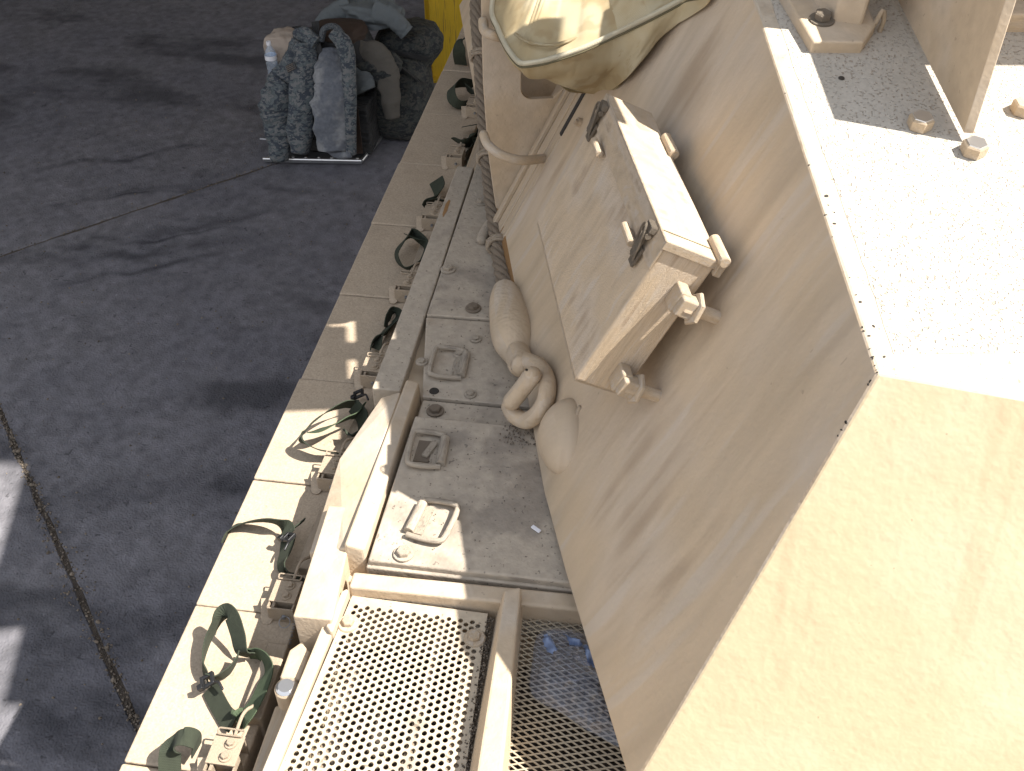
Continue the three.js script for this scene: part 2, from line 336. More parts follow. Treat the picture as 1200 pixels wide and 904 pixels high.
// ---------------------------------------------------------------- object helpers
const used = {};
function numbered(name) { const k = used[name] = (used[name] === undefined ? 0 : used[name] + 1); return k ? name + '_' + String(k).padStart(3, '0') : name; }
function shade(o) { o.traverse(c => { if (c.isMesh) { c.castShadow = true; c.receiveShadow = true; } }); return o; }
function thing(name, label, category, p = [0, 0, 0], group) {
  const o = new THREE.Group(); o.name = numbered(name); o.position.set(...p); o.userData = { label, category };
  if (group) o.userData.group = group;
  scene.add(o); return o;
}
function part(name, g, m, parent, extra) {  // geometry given in the parent's own space
  const list = Array.isArray(g) ? g : [g];
  const geo = list.length > 1 ? merge(list) : clean(list[0]);
  if (!geo.attributes.uv) uvMap(geo);
  const o = new THREE.Mesh(geo, m); o.name = name; parent.add(o); if (extra) Object.assign(o.userData, extra);
  return shade(o);
}
function solo(name, g, m, label, category, extra) { const o = part(name, g, m, scene, Object.assign({ label, category }, extra)); o.name = numbered(name); return o; }
function struct(name, g, m) { const o = part(name, g, m, scene, { kind: 'structure' }); return o; }

// ================================================================ SETTING: ground, slabs, shed
const ground = new THREE.Group(); ground.name = 'ground'; ground.userData.kind = 'structure'; scene.add(ground);
part('ground_sheet', uvMap(new THREE.PlaneGeometry(4000, 4000).rotateX(-Math.PI / 2).translate(0, -0.1, 0)), M.sand, ground);
{
  // slab joints run at about 46 degrees to the vehicle and cross at this corner
  const O = V(-4.115, 0, -4.437), a = V(0.696, 0, -0.718), b = V(0.674, 0, 0.739), S = 5.5, gap = 0.016;
  const jag = (s, k) => 0.011 * (fbm(s / S, 0.5, 40, 2, 3, 400 + k) - 0.5) * 2;
  for (let i = -3; i < 3; i++) for (let j = -3; j < 3; j++) {
    const near = i >= -1 && i <= 0 && j >= -1 && j <= 0, N = near ? 64 : 1, sh = [], tk = 0.14;
    const P = (u, v) => V(O.x, 0, O.z).addScaledVector(a, u).addScaledVector(b, v);
    const u0 = i * S + gap, u1 = (i + 1) * S - gap, v0 = j * S + gap, v1 = (j + 1) * S - gap;
    const edge = (ua, va, ub, vb, nx, ny, k) => { for (let q = 0; q < N; q++) { const f = q / N, d = near && q ? jag(f * S, k + i * 7 + j * 3) : 0; sh.push([ua + (ub - ua) * f + nx * d, va + (vb - va) * f + ny * d]); } };
    edge(u0, v0, u1, v0, 0, 1, 1); edge(u1, v0, u1, v1, 1, 0, 2); edge(u1, v1, u0, v1, 0, 1, 3); edge(u0, v1, u0, v0, 1, 0, 4);
    const shape = new THREE.Shape(sh.map(([u, v]) => { const p = P(u, v); return new THREE.Vector2(p.x, -p.z); }));
    const g = new THREE.ExtrudeGeometry(shape, { depth: tk - 0.006, bevelEnabled: true, bevelSize: 0.006, bevelThickness: 0.006, bevelSegments: 1 }).rotateX(-Math.PI / 2).translate(0, -tk, 0);
    part('concrete_slab', uvMap(g), M.concrete, ground);
  }
  // dirt packed in the joints
  const strip = [];
  for (const [d, e] of [[a, b], [b, a]]) for (let k = -3; k <= 3; k++) {
    const c = V(O.x, 0, O.z).addScaledVector(e, k * S);
    strip.push(box(33, 0.02, 0.06, 0).applyMatrix4(axes(d, V(0, 1, 0), V(0, 0, 0).crossVectors(d, V(0, 1, 0)), V(c.x, d === a ? -0.0165 : -0.0145, c.z))));
  }
  part('joint_dirt', strip, M.dirt, ground);
  // gravel and crumbs along the near joint and scattered about
  const stone = new THREE.IcosahedronGeometry(1, 1), pp = stone.attributes.position;
  for (let i = 0; i < pp.count; i++) { const h = 0.75 + 0.5 * hash(Math.round(pp.getX(i) * 50), Math.round(pp.getY(i) * 50 + pp.getZ(i) * 77), 5); pp.setXYZ(i, pp.getX(i) * h, pp.getY(i) * h, pp.getZ(i) * h); }
  stone.computeVertexNormals();
  const N = 2000, im = new THREE.InstancedMesh(stone, M.pebble, N), m4 = new THREE.Matrix4(), q = new THREE.Quaternion(), col = new THREE.Color();
  for (let i = 0; i < N; i++) {
    let p, s;
    if (i < 1100) { const f = rr(0, 3.6), w = (rnd() + rnd() + rnd() - 1.5) * (0.022 + 0.05 * Math.exp(-Math.pow((f - 2.75) / 0.4, 2))); p = V(O.x, 0, O.z).addScaledVector(b, f).addScaledVector(a, w); s = rr(0.0015, 0.0055) * (rnd() < 0.05 ? 1.9 : 1); }
    else if (i < 1400) { const f = rr(0, 3.4), w = (rnd() + rnd() - 1) * 0.03; p = V(O.x, 0, O.z).addScaledVector(a, f).addScaledVector(b, w); s = rr(0.002, 0.005); }
    else { p = V(rr(-5, -1), 0, rr(-7, -1.6)); s = rr(0.002, 0.006); }
    q.setFromEuler(new THREE.Euler(rr(0, 6), rr(0, 6), rr(0, 6)));
    m4.compose(V(p.x, s * 0.35, p.z), q, V(s, s * 0.8, s)); im.setMatrixAt(i, m4);
    const k = rr(0.55, 1.5); im.setColorAt(i, col.setRGB(k, k * 0.97, k * 0.92));
  }
  im.name = 'gravel'; im.castShadow = im.receiveShadow = true;
  im.userData = { label: 'loose gravel and dirt crumbs gathered along the concrete joints', category: 'gravel', kind: 'stuff' }; scene.add(im);
}
// open-fronted maintenance shed over the far part of the yard: a yellow post stands in view, the roof is above the frame
{
  const s = thing('maintenance_shed', 'open maintenance shed on rust-stained yellow steel posts, nearest post behind the gear pile', 'shed', [-1.64, 0, -7.75]);
  const post = (x, z) => {
    const g = [box(0.30, 6.2, 0.02, 0.003).translate(0, 3.1, 0.15), box(0.30, 6.2, 0.02, 0.003).translate(0, 3.1, -0.15), box(0.016, 6.2, 0.28, 0).translate(0, 3.1, 0)];
    const p = part('post', g.map(k => k.rotateY(0.35)), M.yellow, s); p.position.set(x, 0, z);
    const b = part('base_plate', box(0.46, 0.025, 0.46, 0.003).rotateY(0.35).translate(0, 0.0125, 0), M.yellow, p);
    return p;
  };
  for (const x of [-12, -6, 0, 6]) { post(x, 0); post(x, -9); }
  part('roof', [box(26, 0.12, 15.95, 0.02).translate(-2, 6.28, -3.13)], M.roofsheet, s);
  part('back_wall', box(26, 6.2, 0.1, 0).translate(-2, 3.1, -10.9), M.roofsheet, s);
  part('side_wall', box(0.1, 6.2, 15, 0).translate(-14.9, 3.1, -3.4), M.roofsheet, s);
  for (const z of [0, -9]) part('beam', box(22, 0.3, 0.16, 0.01).translate(-2, 6.05, z), M.yellow, s);
}

// ================================================================ VEHICLE
const veh = thing('armoured_vehicle', 'desert tan armoured vehicle with sloped turret, deck grilles and side armour tiles', 'armoured vehicle', [0, 0, 0]);
const Z0 = -4.75, Z1 = 1.2;
// hull: lower body with an opening in the deck for the grilles (x -0.53..0.3, z -1.18..-0.1)
part('hull', [
  bx(-0.60, 2.6, 0.55, 1.62, Z0, Z1, 0.02),
  bx(-0.568, -0.53, 1.60, 1.862, Z0, -1.062, 0.004), bx(-0.53, 2.6, 1.60, 1.865, Z0, -1.2, 0.004), bx(-0.524, -0.500, 1.60, 1.866, -1.062, Z1, 0.003), bx(0.32, 2.6, 1.60, 1.865, -1.2, Z1, 0.004), bx(-0.5, 0.32, 1.60, 1.865, 0.0, Z1, 0.004)
], M.paint, veh);
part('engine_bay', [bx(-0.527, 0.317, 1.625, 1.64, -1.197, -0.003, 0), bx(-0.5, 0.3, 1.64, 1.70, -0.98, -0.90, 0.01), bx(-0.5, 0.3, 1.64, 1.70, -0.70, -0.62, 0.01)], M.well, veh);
{ // running gear behind the skirts
  for (let i = 0; i < 6; i++) { const z = 0.5 - i * 0.95; const w = part('road_wheel', cyl(V(-0.78, 0.34, z), V(-0.52, 0.34, z), 0.30, 0.30, 28, 0.02), M.rubber, veh); part('rim', cyl(V(-0.795, 0.34, z), V(-0.775, 0.34, z), 0.2, 0.18, 24, 0.006), M.paint, w); }
  part('track', [bx(-0.80, -0.40, 0.0, 0.04, Z0 + 0.4, Z1 - 0.4, 0.01), bx(-0.80, -0.40, 0.75, 0.79, Z0, Z1, 0.01)], M.rubber, veh);
}
// ---- armour tiles and clamps along the side
const seams = [-0.07, -0.45, -0.822, -1.18, -1.548, -1.92, -2.303, -2.69, -3.09, -3.48, -3.87, -4.25, -4.63];
const clampBolt = boltGeo(0.0075, 0.009);
for (let i = 0; i < seams.length - 1; i++) {
  const z1 = seams[i] - 0.0062, z0 = seams[i + 1] + 0.0062, dy = rr(-0.0025, 0.0015), tx0 = -0.84 + rr(-0.003, 0.003);
  const g = hull([V(tx0, 1.745, z0), V(tx0, 1.745, z1), V(-0.625, 1.745, z0), V(-0.625, 1.745, z1), V(tx0, 0.98, z0), V(tx0, 0.98, z1), V(-0.625, 0.98, z0), V(-0.625, 0.98, z1)], 0.0045);
  part('armour_tile', g.translate(0, dy, 0), M.tile, veh);
}
const MR = bx(-0.652, -0.606, 1.735, 1.783, 0, -0.2, 0.003);
for (let i = 1; i < 12; i++) {
  const z = seams[i] - 0.022, x = -0.648 + rr(-0.004, 0.004), q = new THREE.Group();
  const W = 0.056, t = 0.0035, y = 1.798;
  const plate = box(W, t, 0.058, 0.0012).translate(0, y, -0.004);
  const shape = [
    plate,
    box(W, 0.044, t, 0.001).translate(0, y - 0.026, 0.038),                        // front wall of the open pocket
    box(t, 0.046, 0.036, 0.001).translate(-W / 2 + t / 2, y - 0.025, 0.020), box(t, 0.046, 0.036, 0.001).translate(W / 2 - t / 2, y - 0.025, 0.020),
    box(W, 0.05, t, 0.001).translate(0, y - 0.028, -0.028), box(0.006, 0.03, 0.012, 0.001).translate(-0.016, y - 0.018, 0.030),
    box(W - 0.008, 0.05, t, 0.001).translate(0, y - 0.027, 0.02)
  ];
  const tab = new THREE.Shape(); tab.moveTo(-0.012, 0.03); tab.lineTo(-0.012, -0.012); tab.absarc(0, -0.012, 0.012, Math.PI, 2 * Math.PI, false); tab.lineTo(0.012, 0.03);
  shape.push(clean(new THREE.ExtrudeGeometry(tab, { depth: 0.003, bevelEnabled: false }).rotateX(-Math.PI / 2 + 0.55).rotateY(0.2).translate(-W / 2 - 0.007, y - 0.036, 0.03)));
  const cl = part('clamp_bracket', shape.map(s => s.translate(x, 0, z)), M.tile, veh);
  for (const dz of [-0.016, 0.010]) part('bolt', clampBolt.clone().translate(x + 0.006 + rr(-0.002, 0.002), y + 0.002, z + dz), M.tile, cl);
  const wy = y + 0.006;
  part('wire_bail', [tube([V(x - 0.022, wy, z - 0.03), V(x + 0.022, wy, z - 0.03), V(x + 0.024, wy, z - 0.042), V(x - 0.024, wy, z - 0.042)], 0.0018, 40, 6, true, 0.1), capped([V(x + 0.008, wy - 0.004, z - 0.035), V(x + 0.012, wy + 0.004, z - 0.075), V(x + 0.024, wy - 0.012, z - 0.105)], 0.0034, 14, 8)], M.tile, cl);
  part('drain_stud', cyl(V(x + 0.006, y - 0.026, z + 0.037), V(x + 0.006, y - 0.026, z + 0.046), 0.005, 0.004, 10), M.steel, cl);
  if (i < 7) {
    const L = Math.abs(seams[i + 1] - seams[i]);
    part('mounting_rail', bx(-0.655, -0.612, 1.70, 1.775, z - 0.085, z - L + 0.105, 0.004), M.tile, veh);
  }
  if (i === 3) { // pin ring and keeper chain on this clamp
    part('pin_ring', clean(new THREE.TorusGeometry(0.0115, 0.0009, 6, 30).rotateX(-1.1).translate(x + 0.012, y - 0.026, z + 0.054)), M.steel, cl);
    const lk = []; for (let k = 0; k < 9; k++) lk.push(clean(new THREE.TorusGeometry(0.0036, 0.0008, 5, 10).scale(1, 1.5, 1).rotateY(k % 2 ? 1.5 : 0.1).rotateX(0.6).translate(x + 0.036 - 0.0006 * k, y - 0.012 - 0.005 * k, z + 0.046 + 0.006 * k)));
    part('keeper_chain', lk, M.steel, cl);
  }
}
// ---- fender and edge pieces
part('fender_strip', prism([[-0.585, -2.835], [-0.53, -2.835], [-0.521, -1.745], [-0.592, -1.745]], 1.80, 1.898, 0.004), M.deck, veh);
part('stained_patch', prism([[-0.577, -2.60], [-0.572, -2.625], [-0.566, -2.62], [-0.565, -2.56], [-0.570, -2.525], [-0.575, -2.54]], 1.890, 1.8992, 0.0004), M.rust, veh, { label: 'rust stain on the fender strip edge' });
part('wedge_plank', hull([V(-0.553, 1.905, -1.70), V(-0.513, 1.925, -1.70), V(-0.60, 1.895, -1.50), V(-0.592, 1.885, -1.245), V(-0.516, 1.925, -1.235), V(-0.553, 1.82, -1.70), V(-0.513, 1.82, -1.70), V(-0.60, 1.82, -1.50), V(-0.592, 1.82, -1.245), V(-0.516, 1.82, -1.235)], 0.005), M.paint, veh);
part('ridge_bar', hull([V(-0.500, 1.925, -1.745), V(-0.481, 1.92, -1.745), V(-0.508, 1.938, -1.235), V(-0.480, 1.93, -1.235), V(-0.505, 1.85, -1.745), V(-0.478, 1.85, -1.745), V(-0.511, 1.85, -1.225), V(-0.474, 1.85, -1.225)], 0.007), M.paint, veh);
part('fender_block', hull([V(-0.580, 1.912, -1.345), V(-0.524, 1.918, -1.345), V(-0.568, 1.915, -1.07), V(-0.500, 1.918, -1.07), V(-0.580, 1.80, -1.345), V(-0.52, 1.80, -1.345), V(-0.563, 1.80, -1.062), V(-0.505, 1.80, -1.062)], 0.004), M.paint, veh);
// ---- beam with a capped post beside the grille
part('guard_beam', [bx(-0.578, -0.540, 1.74, 1.825, -0.935, 0.4, 0.006)], M.paint, veh);
part('guard_block', prism([[-0.574, -1.03], [-0.55, -1.045], [-0.533, -1.03], [-0.533, -0.965], [-0.574, -0.965]], 1.74, 1.868, 0.006), M.paint, veh);
{
  const p = part('capped_post', cyl(V(-0.553, 1.76, -0.945), V(-0.553, 1.872, -0.945), 0.022, 0.022, 28, 0.003), M.paint, veh);
  part('cap', cyl(V(-0.553, 1.871, -0.945), V(-0.553, 1.878, -0.945), 0.019, 0.016, 28, 0.002), M.bright, p);
}
// ---- deck plates
const DY = 1.898;
function plate(name, poly, top, m = M.deck, r = 0.003) { return part(name, prism(poly, 1.85, top, r), m, veh); }
const far = plate('deck_plate', [[-0.536, -4.6], [0.9, -4.6], [0.9, -2.119], [-0.5205, -2.119]], 1.899);
const mid1 = plate('deck_strip', [[-0.5195, -2.112], [0.9, -2.19], [0.9, -2.08], [-0.5185, -2.042]], 1.904);
const mid2 = plate('deck_plate', [[-0.5185, -2.036], [0.9, -2.07], [0.9, -1.73], [-0.465, -1.730]], 1.900);
const mid3 = plate('deck_strip', [[-0.462, -1.724], [0.9, -1.72], [0.9, -1.644], [-0.462, -1.650]], 1.895);
const acc = part('access_panel', [prism([[-0.463, -1.640], [0.9, -1.640], [0.9, -1.206], [-0.467, -1.206]], 1.85, 1.910, 0.004), prism([[-0.460, -1.636], [0.9, -1.636], [0.9, -1.212], [-0.463, -1.212]], 1.90, 1.926, 0.005)], M.deck, veh);
const hexM = boltGeo(0.014, 0.013), hexS = boltGeo(0.010, 0.009);
function bolt(parent, p, g = hexM, m = M.deck, n = V(0, 1, 0)) { const q = new THREE.Quaternion().setFromUnitVectors(V(0, 1, 0), n).multiply(new THREE.Quaternion().setFromAxisAngle(V(0, 1, 0), rr(0, 3))); return part('bolt', g.clone().applyQuaternion(q).translate(p.x, p.y, p.z), m, parent); }
bolt(far, V(-0.503, 1.901, -2.255), hexM); bolt(far, V(-0.47, 1.901, -2.62), hexM); bolt(mid1, V(-0.402, 1.906, -2.082), hexM, M.rope);
bolt(mid2, V(-0.492, 1.902, -1.852), hexS); bolt(mid2, V(-0.405, 1.902, -1.895), hexS); bolt(mid2, V(-0.375, 1.902, -1.96), hexS, M.deck);
bolt(mid3, V(-0.424, 1.897, -1.687), hexM, M.rope); bolt(acc, V(-0.395, 1.928, -1.235), hexM, M.deck); bolt(mid2, V(-0.352, 1.901, -1.752), hexS);
part('bolt_hole', cyl(V(-0.440, 1.9005, -1.752), V(-0.440, 1.9025, -1.752), 0.012, 0.011, 16), M.chip, mid2);
// lifting handles: a bent rod hinged in a rolled sleeve
function handle(parent, c, w, l, side, ang) {  // side = +1 hinge at +x
  const g = []; const r = 0.0062, hx = side * w / 2;
  const P = [V(hx, 0, -l / 2 + 0.004), V(hx * 0.2, 0.003, -l / 2), V(-hx * 0.75, 0.006, -l / 2 + 0.002), V(-hx, 0.007, -l / 2 + 0.018), V(-hx, 0.007, l / 2 - 0.018), V(-hx * 0.75, 0.006, l / 2 - 0.002), V(hx * 0.2, 0.003, l / 2), V(hx, 0, l / 2 - 0.004)];
  g.push(tube(P, r, 60, 10));
  const sl = [cyl(V(hx, 0, -l / 2 + 0.012), V(hx, 0, l / 2 - 0.012), 0.0105, 0.0105, 16, 0.001), box(0.03, 0.004, l - 0.03, 0.001).translate(hx - side * 0.012, -0.006, 0)];
  const tf = k => k.rotateY(ang).translate(c.x, c.y, c.z);
  const h = part('handle', g.map(tf), M.deck, parent); part('hinge_sleeve', sl.map(tf), M.deck, parent);
}
handle(acc, V(-0.408, 1.934, -1.522), 0.072, 0.105, 1, 0.07);
handle(acc, V(-0.352, 1.934, -1.322), 0.078, 0.105, -1, -0.16);
handle(mid2, V(-0.424, 1.908, -1.850), 0.078, 0.11, 1, 0.03);
part('latch_recess', bx(-0.432, -0.385, 1.9265, 1.929, -1.555, -1.49, 0), M.rope, acc);
part('latch_tongue', bx(-0.008, 0.008, -0.004, 0.004, -0.024, 0.024, 0.003).rotateY(-0.3).translate(-0.402, 1.933, -1.525), M.deck, acc);
// ---- grille frame
part('grille_frame', [
  prism([[-0.487, -1.188], [0.32, -1.205], [0.32, -1.165], [-0.487, -1.150]], 1.83, 1.916, 0.006),
  prism([[-0.507, -1.15], [-0.489, -1.15], [-0.532, -0.55], [-0.550, -0.55]], 1.80, 1.897, 0.003),
  prism([[-0.507, -1.058], [-0.492, -1.145], [-0.487, -1.15], [-0.499, -1.05]], 1.85, 1.909, 0.004),
], M.paint, veh);
part('deck_plate', [prism([[-0.540, -0.492], [0.33, -0.492], [0.33, 0.04], [-0.56, 0.04]], 1.84, 1.893, 0.003), prism([[-0.535, -0.586], [-0.195, -0.586], [-0.195, -0.494], [-0.540, -0.494]], 1.84, 1.893, 0.003)], M.deck, veh);
part('divider_bar', hull([V(-0.198, 1.84, -1.165), V(-0.176, 1.938, -1.162), V(-0.156, 1.938, -1.170), V(-0.150, 1.84, -1.165), V(-0.193, 1.84, -0.45), V(-0.160, 1.945, -0.45), V(-0.118, 1.945, -0.45), V(-0.110, 1.84, -0.45)], 0.006), M.paint, veh);
part('channel_floor', bx(-0.235, -0.18, 1.84, 1.866, -1.15, -0.45, 0), M.rope, veh);
{ // perforated sheet: every hole is a real opening, built cell by cell
  const Y = 1.888, th = 0.003, cols = 22, rows = 38, pos = [], uv = [], idx = [], SEG = 14;
  const zT = -1.150, zB = -0.588, L = k => [-0.482 + (-0.526 + 0.482) * k, -0.212 + (-0.187 + 0.212) * k];
  const map = (s, k) => { const [a, b] = L(k); return [a + (b - a) * s, zT + (zB - zT) * k + 0.004 * s]; };
  const inset = 0.03, holeR = 0.0050;
  const add = (x, y, z) => { pos.push(x, y, z); uv.push(x, z); return pos.length / 3 - 1; };
  const quad = (p) => { const v = p.map(q => add(q[0], Y, q[1])); idx.push(v[0], v[2], v[1], v[0], v[3], v[2]); const w = p.map(q => add(q[0], Y - th, q[1])); idx.push(w[0], w[1], w[2], w[0], w[2], w[3]); };
  const washers = [map(0.055, 0.115), map(0.935, 0.105)];
  const m = 0.035, k0 = 0.03;
  for (let c = 0; c < cols; c++) {
    const s0 = m + (1 - 2 * m) * c / cols, s1 = m + (1 - 2 * m) * (c + 1) / cols, half = c % 2 ? 0.5 : 0;
    if (half) quad([map(s0, k0), map(s1, k0), map(s1, k0 + (1 - k0) * 0.5 / (rows + 0.5)), map(s0, k0 + (1 - k0) * 0.5 / (rows + 0.5))]);
    for (let r = 0; r < rows; r++) {
      const ka = k0 + (1 - k0) * (r + half) / (rows + 0.5), kb = k0 + (1 - k0) * (r + 1 + half) / (rows + 0.5);
      const ctr = map((s0 + s1) / 2, (ka + kb) / 2), near = washers.some(w => Math.hypot(w[0] - ctr[0], w[1] - ctr[1]) < 0.021);
      if (near) { quad([map(s0, ka), map(s1, ka), map(s1, kb), map(s0, kb)]); continue; }
      const top = [], hi = [], lo = [], bot = [];
      for (let i = 0; i < SEG; i++) {
        const an = (i + 0.5) / SEG * Math.PI * 2, cx = Math.cos(an), cz = Math.sin(an), f = 1 / Math.max(Math.abs(cx), Math.abs(cz));
        const sq = map((s0 + s1) / 2 + cx * f * (s1 - s0) / 2, (ka + kb) / 2 + cz * f * (kb - ka) / 2), h = [ctr[0] + cx * holeR, ctr[1] + cz * holeR];
        top.push(add(sq[0], Y, sq[1])); hi.push(add(h[0], Y, h[1])); lo.push(add(h[0], Y - th, h[1])); bot.push(add(sq[0], Y - th, sq[1]));
      }
      for (let i = 0; i < SEG; i++) { const j = (i + 1) % SEG; idx.push(top[i], hi[j], top[j], top[i], hi[i], hi[j], hi[i], lo[j], hi[j], hi[i], lo[i], lo[j], bot[i], bot[j], lo[j], bot[i], lo[j], lo[i]); }
      // corners of the cell
      const cr = [map(s0, ka), map(s1, ka), map(s1, kb), map(s0, kb)];
      for (const q of cr) { const v = add(q[0], Y, q[1]); let best = [0, 1, 9]; for (let i = 0; i < SEG; i++) { const j = (i + 1) % SEG, d = Math.hypot(pos[top[i] * 3] - q[0], pos[top[i] * 3 + 2] - q[1]) + Math.hypot(pos[top[j] * 3] - q[0], pos[top[j] * 3 + 2] - q[1]); if (d < best[2]) best = [i, j, d]; } idx.push(v, top[best[0]], top[best[1]]); }
    }
    if (!half) quad([map(s0, k0 + (1 - k0) * rows / (rows + 0.5)), map(s1, k0 + (1 - k0) * rows / (rows + 0.5)), map(s1, 1), map(s0, 1)]);
  }
  quad([map(0, 0), map(1, 0), map(1, k0), map(0, k0)]); quad([map(0, k0), map(m, k0), map(m, 1), map(0, 1)]); quad([map(1 - m, k0), map(1, k0), map(1, 1), map(1 - m, 1)]);
  let g = new THREE.BufferGeometry();
  g.setAttribute('position', new THREE.Float32BufferAttribute(pos, 3)); g.setAttribute('uv', new THREE.Float32BufferAttribute(uv, 2)); g.setIndex(idx);
  g = g.toNonIndexed(); g.computeVertexNormals();
  const ps = part('perforated_sheet', g, M.sheet = std({ map: tx.deck, roughness: 0.8, side: THREE.DoubleSide, color: rgb(1.1, 1.08, 1.02) }), veh);
  for (const w of washers) { const b = bolt(ps, V(w[0], Y + 0.0025, w[1]), boltGeo(0.012, 0.010, false), M.paint); part('washer', cyl(V(w[0], Y - 0.0005, w[1]), V(w[0], Y + 0.003, w[1]), 0.021, 0.020, 24, 0.001), M.paint, ps); }
  // stiffeners just under the sheet
  part('sheet_stiffener', [bx(-0.485, -0.478, 1.85, 1.876, -1.14, -0.5, 0.001), prism([[-0.442, -1.0], [-0.425, -1.0], [-0.452, -0.5], [-0.478, -0.5]], 1.86, 1.880, 0.001), prism([[-0.30, -1.13], [-0.288, -1.13], [-0.30, -0.5], [-0.318, -0.5]], 1.86, 1.880, 0.001), prism([[-0.24, -1.13], [-0.212, -1.13], [-0.195, -0.5], [-0.228, -0.5]], 1.86, 1.880, 0.001)], M.rope, veh);
}
{ // expanded-metal mesh on the far side of the divider: zigzag strands
  const px = 0.0125, pz = 0.0062, list = [], z0 = -1.165, z1 = -0.5, x0 = -0.150, x1 = 0.30, rot = -0.16, y = 1.872;
  const rowsN = Math.ceil((z1 - z0) / pz) + 10, X = V(0, 0, 0), Zv = V(0, 0, 0), Yv = V(0, 1, 0);
  for (let r = -14; r < rowsN; r++) for (let i = 0; i < Math.ceil((x1 - x0) / px); i++) {
    const sg = (i + r) % 2 === 0 ? 1 : -1;
    const ax = x0 + i * px, bxx = ax + px, az = z0 + r * pz - sg * pz * 0.40 + (ax - x0) * -rot, bz = z0 + r * pz + sg * pz * 0.40 + (bxx - x0) * -rot;
    if (Math.min(az, bz) < z0 || Math.max(az, bz) > z1) continue;
    const a = V(ax, y + sg * 0.0006, az), b = V(bxx, y - sg * 0.0006, bz), L = a.distanceTo(b);
    X.subVectors(b, a).normalize(); Zv.crossVectors(X, Yv).normalize();
    list.push(clean(new THREE.BoxGeometry(L + 0.001, 0.0022, 0.0026)).applyMatrix4(axes(X.clone(), V(0, 0, 0).crossVectors(Zv, X), Zv.clone(), a.add(b).multiplyScalar(0.5))));
  }
  part('mesh_grille', list, M.mesh = std({ color: rgb(0.36, 0.30, 0.215), roughness: 0.8 }), veh);
  part('mesh_support', [bx(-0.15, 0.3, 1.845, 1.866, -1.165, -1.135, 0.002)], M.deck, veh);
}
// short pipe stub with a folded lug, under the rope
part('pipe_stub', [capped([V(-0.415, 1.915, -2.50), V(-0.428, 1.915, -2.44), V(-0.432, 1.912, -2.40)], 0.016, 12, 12)], M.deck, veh);

// ================================================================ TURRET (parts of the vehicle)
const TP = V(-0.2194, 1.95, -1.816), Tt = V(-0.2487, 0, -0.9686), Td = V(-0.4332, -0.8944, 0.1112), Tn = V(-0.8663, 0.4472, 0.2224);
const T = (u, v, w = 0) => TP.clone().addScaledVector(Tt, u).addScaledVector(Td, v).addScaledVector(Tn, w);
const Tm = (u, v, w) => axes(Tt, Td, Tn, T(u, v, w));
const RC = V(0.3337, 2.6421, -1.053), Re = V(-0.1635, 0.1669, -0.9723), Rn = V(0.0416, 0.9859, 0.1622);
const Rx = V(0, 0, 0).crossVectors(Re, Rn).normalize();                 // to the right across the roof
const R = (x, h, s) => RC.clone().addScaledVector(Rx, x).addScaledVector(Rn, h).addScaledVector(Re, s);   // right of the edge, above the roof, back along the edge
const Rm = (x, h, s) => axes(Rx, Rn, Re.clone().negate(), R(x, h, s));
const FT = V(0.0919, 2.0405, -0.7852);
